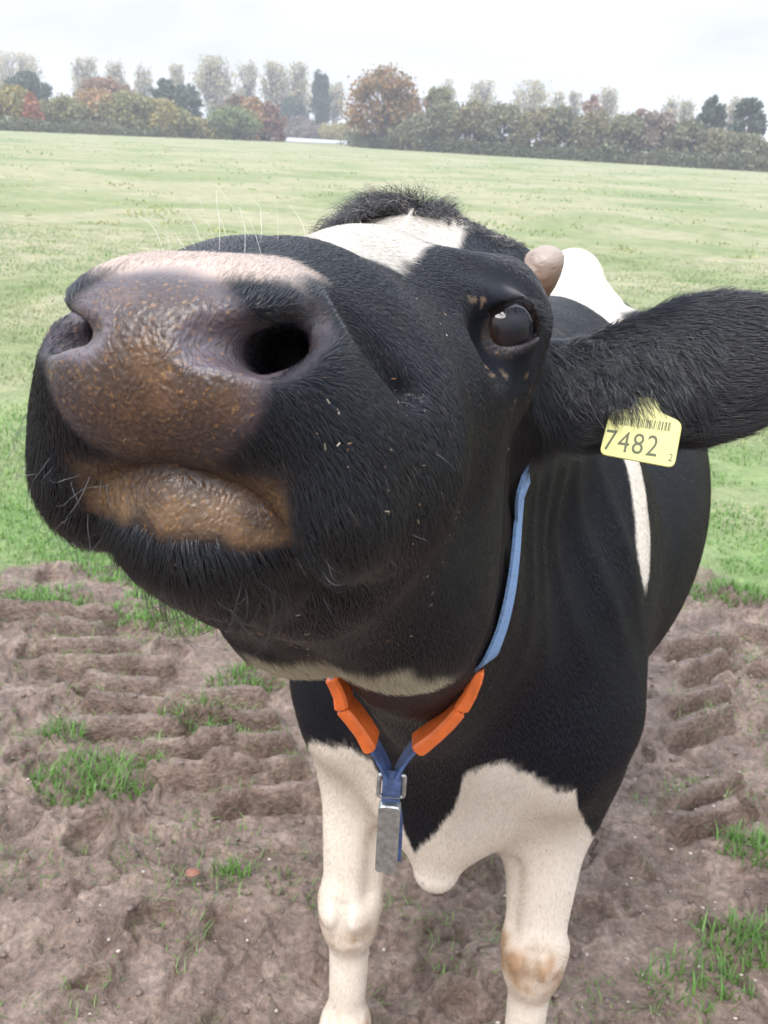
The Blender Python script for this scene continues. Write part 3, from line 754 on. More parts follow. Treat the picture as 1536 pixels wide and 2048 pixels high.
def cow_sdf(P):
    P = P.astype(f32)
    q = (P - HO.astype(f32)) @ HF.astype(f32)
    s = (P - BO.astype(f32)) @ BF.astype(f32)
    m = s.copy(); m[:, 1] = np.abs(m[:, 1])
    # trunk
    d = ell(m, (0.74, 0, 0.900), (0.74, 0.350, 0.362))
    d = smin(d, ell(m, (0.14, 0, 0.93), (0.30, 0.185, 0.34)), 0.12)
    d = smin(d, ell(m, (0.10, 0.142, 0.90), (0.19, 0.090, 0.27)), 0.10)                # shoulder
    d = smin(d, ell(m, (-0.02, 0.140, 0.82), (0.11, 0.090, 0.12)), 0.08)                # point of shoulder
    d = smin(d, cone(m, (0.22, 0, 1.225), (0.95, 0, 1.20), 0.08, 0.065), 0.12)
    d = smin(d, cone(m, (0.95, 0, 1.215), (1.12, 0, 1.285), 0.04, 0.045), 0.08)         # loin and sacrum
    d = smin(d, cone(m, (1.12, 0, 1.285), (1.45, 0, 1.20), 0.045, 0.06), 0.09)          # spine
    d = smin(d, ell(m, (1.25, 0, 0.98), (0.30, 0.27, 0.25)), 0.12)
    d = smin(d, sph(m, (1.12, 0.19, 1.12), 0.08), 0.10)                              # hooks
    d = smin(d, cone(m, (-0.05, 0, 0.80), (-0.09, 0, 0.588), 0.095, 0.033), 0.08)       # brisket
    d = smin(d, cone(m, (-0.05, 0, 0.70), (0.25, 0, 0.66), 0.06, 0.10), 0.08)
    d = smin(d, ell(m, (0.03, 0.03, 0.72), (0.13, 0.10, 0.115)), 0.07)
    # shoulder blade and its ridge
    d = smin(d, cone(m, (0.24, 0.13, 1.16), (0.00, 0.185, 0.84), 0.030, 0.055), 0.05)
    # fore legs
    lg = cone(m, (0.04, 0.145, 0.72), (0.0, 0.150, 0.43), 0.078, 0.046)
    lg = smin(lg, ell(m, (-0.008, 0.150, 0.395), (0.047, 0.049, 0.070)), 0.03)
    lg = smin(lg, cone(m, (0.002, 0.150, 0.36), (0.004, 0.150, 0.17), 0.034, 0.030), 0.03)
    lg = smin(lg, ell(m, (0.002, 0.150, 0.135), (0.043, 0.043, 0.045)), 0.03)
    lg = smin(lg, cone(m, (-0.005, 0.150, 0.13), (-0.035, 0.150, 0.065), 0.036, 0.042), 0.02)
    lg = smin(lg, sph(m, (-0.040, 0.136, 0.415), 0.017), 0.02)
    lg = smin(lg, sph(m, (-0.040, 0.166, 0.412), 0.016), 0.02)
    lg = smax(lg, -cone(m, (-0.055, 0.150, 0.44), (-0.058, 0.150, 0.37), 0.006, 0.006), 0.02)
    lg = smax(lg, -cone(m, (0.018, 0.192, 0.62), (0.010, 0.196, 0.45), 0.008, 0.006), 0.03)
    lg = smax(lg, -cone(m, (-0.030, 0.104, 0.60), (-0.030, 0.108, 0.46), 0.007, 0.006), 0.03)
    lg = smin(lg, cone(m, (0.040, 0.150, 0.34), (0.036, 0.150, 0.17), 0.013, 0.014), 0.012)
    lg = smax(lg, -cone(m, (0.020, 0.186, 0.33), (0.020, 0.184, 0.18), 0.005, 0.005), 0.015)
    d = smin(d, lg, 0.07)
    # hind legs
    hl = ell(m, (1.30, 0.17, 0.85), (0.20, 0.11, 0.32))
    hl = smin(hl, cone(m, (1.28, 0.19, 0.72), (1.44, 0.19, 0.50), 0.11, 0.05), 0.06)
    hl = smin(hl, cone(m, (1.44, 0.19, 0.50), (1.38, 0.19, 0.16), 0.046, 0.034), 0.03)
    hl = smin(hl, cone(m, (1.38, 0.19, 0.14), (1.34, 0.19, 0.06), 0.042, 0.044), 0.02)
    d = smin(d, hl, 0.06)
    tl = cone(m, (1.50, 0, 1.24), (1.58, 0, 1.05), 0.045, 0.03)
    tl = smin(tl, cone(m, (1.58, 0, 1.05), (1.585, 0, 0.55), 0.028, 0.018), 0.03)
    d = smin(d, tl, 0.04)
    # neck
    A1, A2 = hw(0.46, 0, 0.015), hw(0.40, 0, -0.120)
    nk = cone(P, A1, bw(0.20, 0, 1.12), 0.092, 0.17)
    nk = smin(nk, cone(P, A2, bw(0.00, 0, 0.92), 0.080, 0.15), 0.12)
    nk = smin(nk, cone(P, hw(0.42, 0, -0.175), bw(-0.05, 0, 0.74), 0.030, 0.050), 0.08)       # dewlap
    d = smin(d, nk, 0.10)
    fz = sstep(-0.42, -0.30, s[:, 0]) * sstep(0.10, -0.05, s[:, 0]) * sstep(0.70, 0.82, s[:, 2]) * sstep(1.38, 1.25, s[:, 2])
    ph = s[:, 0] * 46 + (s[:, 2] - 1.0) * 9 + 1.2 * np.sin(s[:, 2] * 7)
    d = d - (0.0050 * np.abs(np.sin(ph)) ** 3 * fz * (0.5 + 0.5 * np.sin(s[:, 2] * 13 + s[:, 0] * 5))).astype(f32)
    h = head_sdf(q)
    d = smin(d, h, 0.035)
    for sd in (1, -1):
        d = smin(d, ear_sdf(q, sd), 0.03)
    return d

def surface_nets(axes, D):
    X, Y, Z = axes
    S = D < 0
    nx, ny, nz = D.shape
    c = np.zeros((nx - 1, ny - 1, nz - 1), np.uint8)
    for i in (0, 1):
        for j in (0, 1):
            for k in (0, 1):
                c += S[i:nx - 1 + i, j:ny - 1 + j, k:nz - 1 + k]
    act = (c > 0) & (c < 8)
    I = np.argwhere(act)
    idx = np.full(act.shape, -1, np.int32); idx[act] = np.arange(len(I))
    acc = np.zeros((len(I), 3), np.float64); cnt = np.zeros(len(I))
    i0, j0, k0 = I.T
    ax = [np.asarray(X), np.asarray(Y), np.asarray(Z)]
    corners = [(i, j, k) for i in (0, 1) for j in (0, 1) for k in (0, 1)]
    for ca in corners:
        for d in range(3):
            if ca[d] == 1: continue
            cb = list(ca); cb[d] = 1
            da = D[i0 + ca[0], j0 + ca[1], k0 + ca[2]]; db = D[i0 + cb[0], j0 + cb[1], k0 + cb[2]]
            x = (da < 0) != (db < 0)
            t = np.where(x, da / (da - db + 1e-12 * (da == db)), 0)
            pa = np.stack([ax[0][i0 + ca[0]], ax[1][j0 + ca[1]], ax[2][k0 + ca[2]]], 1)
            pb = np.stack([ax[0][i0 + cb[0]], ax[1][j0 + cb[1]], ax[2][k0 + cb[2]]], 1)
            acc += (pa + (pb - pa) * t[:, None]) * x[:, None]; cnt += x
    V = acc / cnt[:, None]
    F = []
    for d in range(3):
        sl0 = [slice(None)] * 3; sl1 = [slice(None)] * 3
        sl0[d] = slice(0, -1); sl1[d] = slice(1, None)
        a, b = S[tuple(sl0)], S[tuple(sl1)]
        e = np.argwhere(a != b)
        o1, o2 = [(1, 2), (2, 0), (0, 1)][d]
        ok = (e[:, o1] > 0) & (e[:, o2] > 0) & (e[:, o1] < D.shape[o1] - 1) & (e[:, o2] < D.shape[o2] - 1)
        e = e[ok]
        def at(s1, s2):
            f = e.copy(); f[:, o1] -= s1; f[:, o2] -= s2
            return idx[f[:, 0], f[:, 1], f[:, 2]]
        quad = np.stack([at(1, 1), at(0, 1), at(0, 0), at(1, 0)], 1)
        ins = a[tuple(e.T)]
        quad[~ins] = quad[~ins][:, ::-1]
        F.append(quad)
    return V, np.concatenate(F)

def graded(segs):
    r = [segs[0][0]]
    for (a, b, h) in segs:
        n = max(1, int(round((b - a) / h)))
        r += list(np.linspace(a, b, n + 1)[1:])
    return np.array(r)

def eval_chunks(fn, P, n=60000):
    return np.concatenate([fn(P[i:i + n]) for i in range(0, len(P), n)]) if len(P) else np.zeros(0, f32)

FINE = 0.0032; CO = 0.013
gx = graded([(-0.50, -0.215, CO), (-0.215, 0.45, FINE), (0.45, 0.98, CO)])
gy = graded([(0.36, 0.56, FINE * 0.8), (0.56, 0.94, FINE), (0.94, 2.98, CO)])
gz = graded([(0.02, 1.14, CO), (1.14, 1.60, FINE), (1.60, 1.72, CO)])
D = np.empty((len(gx), len(gy), len(gz)), f32)
BS = 10
jobs = []
def splits(g):
    return [(i, min(i + BS, len(g))) for i in range(0, len(g), BS)]
sx, sy, sz = splits(gx), splits(gy), splits(gz)
cen = np.array([[(gx[a] + gx[b - 1]) / 2, (gy[c_] + gy[d_ - 1]) / 2, (gz[e_] + gz[f_ - 1]) / 2] for a, b in sx for c_, d_ in sy for e_, f_ in sz], f32)
rad = np.array([0.5 * math.dist((gx[a], gy[c_], gz[e_]), (gx[b - 1], gy[d_ - 1], gz[f_ - 1])) for a, b in sx for c_, d_ in sy for e_, f_ in sz])
dc = eval_chunks(cow_sdf, cen)
boxes = [(a, b, c_, d_, e_, f_) for a, b in sx for c_, d_ in sy for e_, f_ in sz]
near = np.abs(dc) < rad * 1.15 + 0.02
buf = []; where = []
for n_, (a, b, c_, d_, e_, f_) in enumerate(boxes):
    if not near[n_]:
        D[a:b, c_:d_, e_:f_] = dc[n_]
    else:
        g = np.stack(np.meshgrid(gx[a:b], gy[c_:d_], gz[e_:f_], indexing='ij'), -1).reshape(-1, 3).astype(f32)
        buf.append(g); where.append((a, b, c_, d_, e_, f_))
vals = eval_chunks(cow_sdf, np.concatenate(buf)); k_ = 0
for g, (a, b, c_, d_, e_, f_) in zip(buf, where):
    D[a:b, c_:d_, e_:f_] = vals[k_:k_ + len(g)].reshape(b - a, d_ - c_, f_ - e_); k_ += len(g)
print('sdf points', len(vals), D.size)
V, F = surface_nets((gx, gy, gz), D)
def grad(fn, P, e=0.0012):
    return np.stack([(eval_chunks(fn, P + np.eye(3)[i] * e) - eval_chunks(fn, P - np.eye(3)[i] * e)) / (2 * e) for i in range(3)], 1)
G = grad(cow_sdf, V)
dv = eval_chunks(cow_sdf, V)
g2 = np.maximum((G ** 2).sum(1), 0.05)
step = np.clip(dv / g2, -0.003, 0.003)
V = V - G * step[:, None]
NRM = G / (np.linalg.norm(G, axis=1, keepdims=True) + 1e-9)
print('cow verts', len(V), 'faces', len(F))
# ------------------------------------------------------------------ the coat: what colour each point of the hide has
def coat(P):
    """albedo (n,3), bare skin mask, hair length for points on the hide"""
    P = np.asarray(P, np.float64)
    q = (P - HO) @ HF; s = (P - BO) @ BF
    a, l, u = q.T; b, bl, z = s.T
    n1 = fbm(P, 55, 3) - 0.5; n2 = fbm(P + 9, 14, 3) - 0.5
    n3 = fbm(P + 31, 160, 2) - 0.5
    C = np.tile(np.array([0.0042, 0.0050, 0.0085]), (len(P), 1))
    C *= (1 + 0.8 * n2 + 0.5 * n1)[:, None]
    white = np.array([0.70, 0.63, 0.545])
    def put(mask, c):
        nonlocal C
        C = C * (1 - mask[:, None]) + np.asarray(c) * mask[:, None]
    def soft(x, wd): return sstep(-wd, wd, x)
    head = a < 0.56
    # blaze between the eyes
    e = np.minimum(a - (0.222 + 0.75 * np.maximum(0, l - 0.02) + 2.2 * np.maximum(0, -0.010 - l)), 0.052 - np.abs(l + 0.006))
    e = np.minimum(e, u - 0.045) ; e = np.minimum(e, 0.450 - a)
    put(soft(e + 0.016 * n1, 0.004) * head, white * (1 + 0.25 * n1)[:, None])
    C = C * (1 - 0.34 * (head & (C.max(1) > 0.2)))[:, None]
    # pale tuft on top of the muzzle
    e = np.minimum(np.minimum(u - 0.0345 - 0.1 * np.abs(l), 0.050 - np.abs(l + 0.001)), np.minimum(a - 0.016, 0.084 - a))
    put(soft(e + 0.010 * n1, 0.005) * head, np.array([0.40, 0.31, 0.255]) * (1 + 0.3 * n1)[:, None])
    # cream hair under the throat
    e = np.minimum(np.minimum(a - 0.27, 0.46 - a), np.minimum(-0.207 - u + 0.18 * np.maximum(0, 0.34 - a), 0.075 - np.abs(l - 0.01)))
    put(soft(e + 0.02 * n1, 0.005) * (a < 0.5), np.array([0.52, 0.47, 0.34]))
    # chest and fore legs
    zl = np.interp(bl, [-0.30, -0.215, -0.19, -0.12, -0.085, -0.06, -0.025, 0.005, 0.032, 0.045, 0.09, 0.13, 0.157, 0.178, 0.192, 0.21, 0.27],
                   [0.60, 0.72, 0.775, 0.800, 0.815, 0.760, 0.640, 0.705, 0.770, 0.845, 0.848, 0.818, 0.795, 0.805, 0.715, 0.645, 0.56])
    e = np.where(b < 0.42, zl - z, 0.50 - z)
    put(soft(e + 0.028 * n2 + 0.016 * n1, 0.004) * (a > 0.6), white * np.array([1, 0.97, 0.94]) * (1 + 0.2 * n2)[:, None])
    # strip behind the shoulder, patch over the rump
    e = 0.040 * sstep(0.99, 1.08, z) - np.abs(b - (0.055 + 0.25 * (z - 1.05)))
    e = np.minimum(e, np.minimum(z - 1.02, 1.20 - z) * 0.3) * (bl > 0.05) - (bl <= 0.05)
    put(soft(e + 0.008 * n1, 0.003) * (a > 0.6), white)
    e = np.minimum(z - 1.225, b - 0.72)
    put(soft(e + 0.02 * n2, 0.006) * (a > 0.6), white * 1.05)
    put(soft(b - 1.5 + 0.02 * n2, 0.006) * (z < 0.8), white)
    # muddy knees and pasterns
    st = np.exp(-((z - 0.385 - 0.10 * n2) / 0.052) ** 2) * sstep(0.06, -0.02, b) * (b < 0.3)
    st = np.maximum(st, sstep(0.24, 0.14, z + 0.08 * n2))
    put(np.clip(st * (0.50 + 1.3 * n2 + 1.4 * n1), 0, 0.85) * (z < 0.6), np.array([0.30, 0.155, 0.060]))
    # dusty shading of the lower legs
    # bare skin: nose pad, nostril rims, lower lip
    pad = 1 - np.sqrt((l / 0.054) ** 2 + ((u + 0.004) / 0.048) ** 2)
    pad = np.minimum(pad, (0.042 - a) * 30)
    m = np.abs(l)
    qm = np.stack([a, m, u], 1).astype(f32)
    nr = np.minimum(cone(qm, (0.004, 0.027, 0.011), (0.022, 0.050, 0.010), 0.0074, 0.0092), cone(qm, (0.022, 0.050, 0.010), (0.047, 0.060, 0.024), 0.0092, 0.0062))
    nr = np.minimum(nr, np.minimum(cone(qm, (0.018, 0.042, 0.009), (0.120, 0.024, 0.006), 0.0096, 0.010), cone(qm, (0.030, 0.052, 0.014), (0.100, 0.030, 0.008), 0.0086, 0.009)))
    rim = (0.0080 - nr) * 60
    lip = np.minimum((0.082 - a) * 40, np.minimum((-0.036 - u) * 80, (u + 0.0850 + 0.014 * n1 - 0.25 * np.maximum(0, m - 0.03)) * 70))
    lip = np.minimum(lip, (0.061 - m) * 60)
    bare = np.clip(np.maximum(np.maximum(pad * 7, rim), lip) + 0.5 * n1, 0, 1) * head
    eyed = np.linalg.norm(qm - EYE_C.astype(f32), axis=1)
    bare = np.maximum(bare, 0.7 * sstep(0.029, 0.0265, eyed))
    # skin colours
    sk = np.tile(np.array([0.040, 0.029, 0.033]), (len(P), 1))
    brown = sstep(0.001, 0.008, nr) * np.clip(sstep(0.0, 0.42, pad) * (0.75 + 1.6 * n2) + 0.5 * n1, 0, 1)
    sk = sk * (1 - brown[:, None]) + np.array([0.052, 0.027, 0.013]) * brown[:, None]
    dirt = np.clip(sstep(-0.05, 0.30, n2 + 0.6 * n1 + 0.10 * sstep(0.02, -0.035, l)) * sstep(0.0, 0.35, pad) * sstep(0.004, 0.009, nr), 0, 1)
    sk = sk * (1 - dirt[:, None]) + np.array([0.150, 0.068, 0.018]) * dirt[:, None]
    edge = np.clip(1 - np.abs(pad - 0.02) * 5, 0, 1) * (u > -0.03)
    pale = np.clip(np.maximum(edge * 0.28, sstep(-0.1, 0.5, rim) * sstep(0.9, 0.3, rim) * 0.75) + 0.6 * n1, 0, 1)
    sk = sk * (1 - pale[:, None]) + np.array([0.13, 0.105, 0.12]) * pale[:, None]
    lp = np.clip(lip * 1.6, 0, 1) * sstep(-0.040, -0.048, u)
    lc = np.clip(0.60 + 2.2 * n2 + 2.0 * n1, 0, 1) * sstep(-0.047, -0.064, u)  # lip edge pigment, darkened further to paint in the upper lip's shade
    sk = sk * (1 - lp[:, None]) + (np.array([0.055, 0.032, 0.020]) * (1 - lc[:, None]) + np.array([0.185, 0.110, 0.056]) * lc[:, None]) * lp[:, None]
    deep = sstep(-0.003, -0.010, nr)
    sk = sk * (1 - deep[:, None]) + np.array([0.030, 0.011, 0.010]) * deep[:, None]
    sk = sk * (1 - sstep(0.030, 0.0275, eyed)[:, None]) + np.array([0.020, 0.014, 0.014]) * sstep(0.030, 0.0275, eyed)[:, None]
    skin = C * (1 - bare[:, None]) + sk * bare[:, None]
    # dried mud spots near the eye
    spots = sstep(0.034, 0.042, eyed) * sstep(0.064, 0.052, eyed) * (n3 > 0.225) * (a < EYE_C[0] + 0.02) * (u < 0.06)
    skin = skin * (1 - spots[:, None]) + np.array([0.17, 0.115, 0.07]) * spots[:, None]
    return skin, C, bare

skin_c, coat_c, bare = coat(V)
cow = bpy.data.objects.new('cow', None)
col.objects.link(cow)
cow.location = BO
tag(cow, 'black and white cow stretching its dirty muzzle towards the camera', 'cow')
COWINV = -BO
def cow_part(o):
    o.parent = cow
    o.matrix_parent_inverse = Matrix.Translation(Vector(COWINV))
    return o

hide, t, b = material('cow hide')
at = N(t, 'ShaderNodeAttribute', attribute_name='skin_colour')
ab = N(t, 'ShaderNodeAttribute', attribute_name='bare')
tcn = N(t, 'ShaderNodeTexCoord')
vor = N(t, 'ShaderNodeTexVoronoi', i_Scale=420.0, feature='SMOOTH_F1')
mpn = N(t, 'ShaderNodeMapping'); mpn.inputs['Scale'].default_value = (1.15, 1.0, 0.75); mpn.inputs['Rotation'].default_value = (0, 0.5, 0)
dn = N(t, 'ShaderNodeTexNoise', i_Scale=60.0, i_Detail=2.0)
dm = N(t, 'ShaderNodeVectorMath', operation='MULTIPLY_ADD')
dm.inputs[1].default_value = (0.012, 0.012, 0.012)
t.links.new(tcn.outputs['Object'], dn.inputs['Vector'])
t.links.new(dn.outputs['Color'], dm.inputs[0])
t.links.new(tcn.outputs['Object'], dm.inputs[2])
t.links.new(dm.outputs[0], mpn.inputs[0])
t.links.new(mpn.outputs[0], vor.inputs['Vector'])
fine = N(t, 'ShaderNodeTexNoise', i_Scale=900.0, i_Detail=3.0)
t.links.new(tcn.outputs['Object'], fine.inputs['Vector'])
inv = N(t, 'ShaderNodeMath', operation='SUBTRACT'); inv.inputs[0].default_value = 1.0
t.links.new(vor.outputs['Distance'], inv.inputs[1])
hm = N(t, 'ShaderNodeMath', operation='MULTIPLY')
t.links.new(inv.outputs[0], hm.inputs[0]); t.links.new(ab.outputs['Fac'], hm.inputs[1])
bn = N(t, 'ShaderNodeBump', i_Strength=0.75, i_Distance=0.0012)
t.links.new(hm.outputs[0], bn.inputs['Height'])
bn2 = N(t, 'ShaderNodeBump', i_Strength=0.35, i_Distance=0.0006)
t.links.new(fine.outputs['Fac'], bn2.inputs['Height']); t.links.new(bn.outputs[0], bn2.inputs['Normal'])
t.links.new(bn2.outputs[0], b.inputs['Normal'])
# dirt sits in the furrows and as fine crumbs
grit = N(t, 'ShaderNodeTexNoise', i_Scale=420.0, i_Detail=4.0, i_Roughness=0.7)
t.links.new(tcn.outputs['Object'], grit.inputs['Vector'])
gr = ramp(t, [(0.56, (0, 0, 0)), (0.66, (1, 1, 1))])
t.links.new(grit.outputs['Fac'], gr.inputs[0])
gm = N(t, 'ShaderNodeMath', operation='MULTIPLY'); t.links.new(gr.outputs[0], gm.inputs[0]); t.links.new(ab.outputs['Fac'], gm.inputs[1])
gm2 = N(t, 'ShaderNodeMath', operation='MULTIPLY'); t.links.new(gm.outputs[0], gm2.inputs[0]); gm2.inputs[1].default_value = 0.55
mix = N(t, 'ShaderNodeMix', data_type='RGBA')
mix.inputs['B'].default_value = (0.30, 0.15, 0.05, 1)
t.links.new(gm2.outputs[0], mix.inputs['Factor']); t.links.new(at.outputs['Color'], mix.inputs['A'])
t.links.new(mix.outputs['Result'], b.inputs['Base Color'])
rr = N(t, 'ShaderNodeMapRange'); rr.inputs['To Min'].default_value = 0.62; rr.inputs['To Max'].default_value = 0.34
t.links.new(ab.outputs['Fac'], rr.inputs['Value']); t.links.new(rr.outputs[0], b.inputs['Roughness'])
r3 = N(t, 'ShaderNodeMapRange'); r3.inputs['To Min'].default_value = 0.12; r3.inputs['To Max'].default_value = 0.45
t.links.new(ab.outputs['Fac'], r3.inputs['Value']); t.links.new(r3.outputs[0], b.inputs['Specular IOR Level'])
body = cow_part(mesh_obj('body', V, F, hide, None, True))
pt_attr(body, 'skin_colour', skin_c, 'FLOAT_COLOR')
pt_attr(body, 'bare', bare)

# ------------------------------------------------------------------ hair
hairm, t, b = material('cow hair')
ha = N(t, 'ShaderNodeAttribute', attribute_name='hair_colour')
t.links.new(ha.outputs['Color'], b.inputs['Base Color'])
b.inputs['Roughness'].default_value = 0.25
b.inputs['Specular IOR Level'].default_value = 0.85

def unit(v): return v / (np.linalg.norm(v, axis=1, keepdims=True) + 1e-9)

def hairs(name, R, Nn, T, L, wd, C, npt=4, lift=0.5, curl=0.0, sag=0.0, mat=None, tip=0.15):
    n = len(R)
    tt = np.linspace(0, 1, npt)[None, :, None]
    L = np.broadcast_to(np.asarray(L, float), (n,))[:, None, None]
    lift = np.broadcast_to(np.asarray(lift, float), (n,))[:, None, None]
    P = R[:, None] - Nn[:, None] * 0.0003 + L * (T[:, None] * tt * (1 - 0.15 * lift) + Nn[:, None] * lift * (tt - 0.62 * tt ** 2))
    P[:, :, 2] -= (L * sag * tt ** 2)[:, :, 0]
    if curl:
        B = np.cross(T, Nn); ph = rng.random((n, 1, 1)) * 6.28; fr = 5 + 4 * rng.random((n, 1, 1))
        P = P + L * curl * tt * (np.sin(fr * tt + ph) * B[:, None] + np.cos(fr * tt + ph) * Nn[:, None])
    cd = bpy.data.hair_curves.new(name)
    cd.add_curves([npt] * n)
    cd.attributes['position'].data.foreach_set('vector', P.astype(np.float32).ravel())
    rad = cd.attributes.get('radius') or cd.attributes.new('radius', 'FLOAT', 'POINT')
    wd = np.broadcast_to(np.asarray(wd, float), (n,))[:, None]
    rad.data.foreach_set('value', (wd * 0.5 * (1 - (1 - tip) * np.linspace(0, 1, npt)[None, :] ** 1.5)).astype(np.float32).ravel())
    ca = cd.attributes.new('hair_colour', 'FLOAT_COLOR', 'CURVE')
    C = np.asarray(C, float); C = np.broadcast_to(C, (n, 3))
    ca.data.foreach_set('color', np.c_[C, np.ones(n)].astype(np.float32).ravel())
    o = bpy.data.objects.new(name, cd)
    col.objects.link(o)
    cd.materials.append(mat or hairm)
    return o

# triangles of the hide, and how dense the hair is on each
T3 = np.concatenate([F[:, [0, 1, 2]], F[:, [0, 2, 3]]])
pa, pb, pc = V[T3[:, 0]], V[T3[:, 1]], V[T3[:, 2]]
area = 0.5 * np.linalg.norm(np.cross(pb - pa, pc - pa), axis=1)
ctr = (pa + pb + pc) / 3
qc = (ctr - HO) @ HF
sc_ = (ctr - BO) @ BF
head_w = sstep(0.62, 0.50, qc[:, 0])
ear_w = sstep(0.125, 0.150, np.abs(qc[:, 1])) * (qc[:, 0] > 0.38) * (qc[:, 0] < 0.9) * (ctr[:, 1] < 1.0) * (qc[:, 2] > -0.12) * (qc[:, 1] > 0)
front = NRM[T3[:, 0]] @ np.array([0.25, -0.9, 0.35])
dens = (head_w * 680e3 + (1 - head_w) * 125e3) * (0.30 + 0.70 * sstep(-0.55, -0.05, front))
dens = np.where(ear_w > 0.3, 620e3, dens)
dens *= np.clip(1 - bare[T3[:, 0]] * 1.25, 0, 1)
dens *= np.where(sc_[:, 0] > 0.9, 0.6, 1.0)
HAIR_K = 1.0
num = area * dens * HAIR_K
num = (num + rng.random(len(num))).astype(int)
tid = np.repeat(np.arange(len(num)), num)
r1, r2 = rng.random(len(tid)), rng.random(len(tid)); sw = r1 + r2 > 1; r1[sw], r2[sw] = 1 - r1[sw], 1 - r2[sw]
R = pa[tid] + (pb - pa)[tid] * r1[:, None] + (pc - pa)[tid] * r2[:, None]
n0, n1_, n2_ = NRM[T3[tid, 0]], NRM[T3[tid, 1]], NRM[T3[tid, 2]]
Nr = unit(n0 * (1 - r1 - r2)[:, None] + n1_ * r1[:, None] + n2_ * r2[:, None])
q = (R - HO) @ HF
s = (R - BO) @ BF
hwt = head_w[tid]; ew = ear_w[tid]
_, Cr, br = coat(R)
# direction the hair lies
side = np.abs(Nr @ HL)
down_h = -HU
Th = HA[None] * 0.75 + down_h[None] * (0.25 + 0.9 * side[:, None]) 
Th = Th + (HL[None] * np.sign(q[:, 1])[:, None]) * 0.35 * sstep(0.02, 0.09, q[:, 2])[:, None]
fore = (sstep(0.30, 0.38, q[:, 0]) * sstep(0.06, 0.09, q[:, 2]))[:, None]      # forehead lies forwards and out
Th = Th * (1 - fore) + (HL[None] * np.sign(q[:, 1])[:, None] * 0.8 - HA[None] * 0.6) * fore
nosef = sstep(0.11, 0.05, q[:, 0])[:, None] * sstep(-0.02, 0.03, q[:, 2])[:, None]
Th = Th * (1 - nosef) + (HA[None] * 0.9 + HU[None] * 0.5) * nosef
chin = (sstep(0.13, 0.06, q[:, 0]) * sstep(-0.03, -0.06, q[:, 2]))[:, None]
Th = Th * (1 - chin) + (-HU[None] * 0.9 + HA[None] * 0.15 + HL[None] * np.tanh(q[:, 1] / 0.018)[:, None] * 0.4) * chin
EM = HF @ EARS[1]
Te = EM[:, 0][None] * 0.95 + EM[:, 1][None] * (-0.25 - 0.5 * sstep(0.17, 0.11, q[:, 1])[:, None]) - HA[None] * 0.25
Tb = np.array([0, 0, -1.0])[None] * 0.9 + BB[None] * 0.55
T = Tb * (1 - hwt[:, None]) + Th * hwt[:, None]
ew_ = ew[:, None]; T = T * (1 - ew_) + Te * ew_
nv = np.stack([fbm(R + 5 * k, 38, 2) - 0.5 for k in range(3)], 1)
nv2 = np.stack([fbm(R + 5 * k + 50, 160, 2) - 0.5 for k in range(3)], 1)
T = unit(T) + 0.7 * nv + 0.30 * nv2 + 0.09 * rng.normal(size=R.shape)
T = T - Nr * (T * Nr).sum(1)[:, None]
T = unit(T)
L = 0.0052 * hwt + 0.0080 * (1 - hwt)
L = L + 0.003 * sstep(0.20, 0.08, q[:, 0]) * sstep(0.0, -0.04, q[:, 2]) * hwt
L = L + chin[:, 0] * 0.004 * hwt * (0.2 + rng.random(len(R)) ** 2 * 1.6)
L = L + 0.016 * hwt * sstep(-0.17, -0.21, q[:, 2]) * (0.3 + rng.random(len(R)))
L = np.where(ew > 0.3, 0.009 + 0.008 * rng.random(len(R)) + 0.022 * sstep(0.19, 0.12, q[:, 1]) * sstep(0.04, -0.03, q[:, 2]), L)
jr = (q[:, 0] > 0.42) & (q[:, 0] < 0.58) & (np.abs(q[:, 1]) > 0.075) & (np.abs(q[:, 1]) < 0.16) & (q[:, 2] < 0.03) & (q[:, 2] > -0.12)
L = np.where(jr, 0.020 + 0.014 * rng.random(len(R)), L)          # long hair at the root of the ear
L = L * (0.65 + 0.6 * rng.random(len(R)))
W = np.where(hwt > 0.5, 0.00029, 0.00050)
eyed = np.linalg.norm(np.c_[q[:, 0], np.abs(q[:, 1]), q[:, 2]] - EYE_C, axis=1)
L = L * (0.35 + 0.65 * sstep(0.032, 0.065, eyed))
Cj = Cr * (0.7 + 0.75 * rng.random((len(R), 1)))
dark = Cr.max(1) < 0.05
old = dark & (rng.random(len(R)) < 0.008)
Cj = np.where(old[:, None], np.array([0.10, 0.07, 0.055]), Cj)
lift = (0.22 + 0.20 * rng.random(len(R))) * (0.75 + 0.25 * hwt) + 0.25 * chin[:, 0] + 0.2 * (ew > 0.3)
keep = br < 0.6
print('hairs', keep.sum())
fur = cow_part(hairs('fur', R[keep], Nr[keep], T[keep], L[keep], W[keep], Cj[keep], 4, lift[keep]))
fur['kind'] = 'stuff'
# ------------------------------------------------------------------ eyes
eyem, t, b = material('cow eye')
tcn = N(t, 'ShaderNodeTexCoord'); sp = N(t, 'ShaderNodeSeparateXYZ'); t.links.new(tcn.outputs['Object'], sp.inputs[0])
mr = N(t, 'ShaderNodeMapRange'); mr.inputs['From Min'].default_value = 0.0; mr.inputs['From Max'].default_value = 0.0227
t.links.new(sp.outputs['Z'], mr.inputs['Value'])
er = ramp(t, [(0.0, (0.40, 0.32, 0.30)), (0.14, (0.40, 0.34, 0.32)), (0.24, (0.030, 0.018, 0.012)), (0.5, (0.022, 0.013, 0.010)), (0.80, (0.012, 0.010, 0.012)), (1.0, (0.008, 0.008, 0.012))])
t.links.new(mr.outputs[0], er.inputs[0]); t.links.new(er.outputs[0], b.inputs['Base Color'])
b.inputs['Roughness'].default_value = 0.03; b.inputs['Specular IOR Level'].default_value = 0.33; b.inputs['Coat Weight'].default_value = 0.0; b.inputs['Coat Roughness'].default_value = 0.02
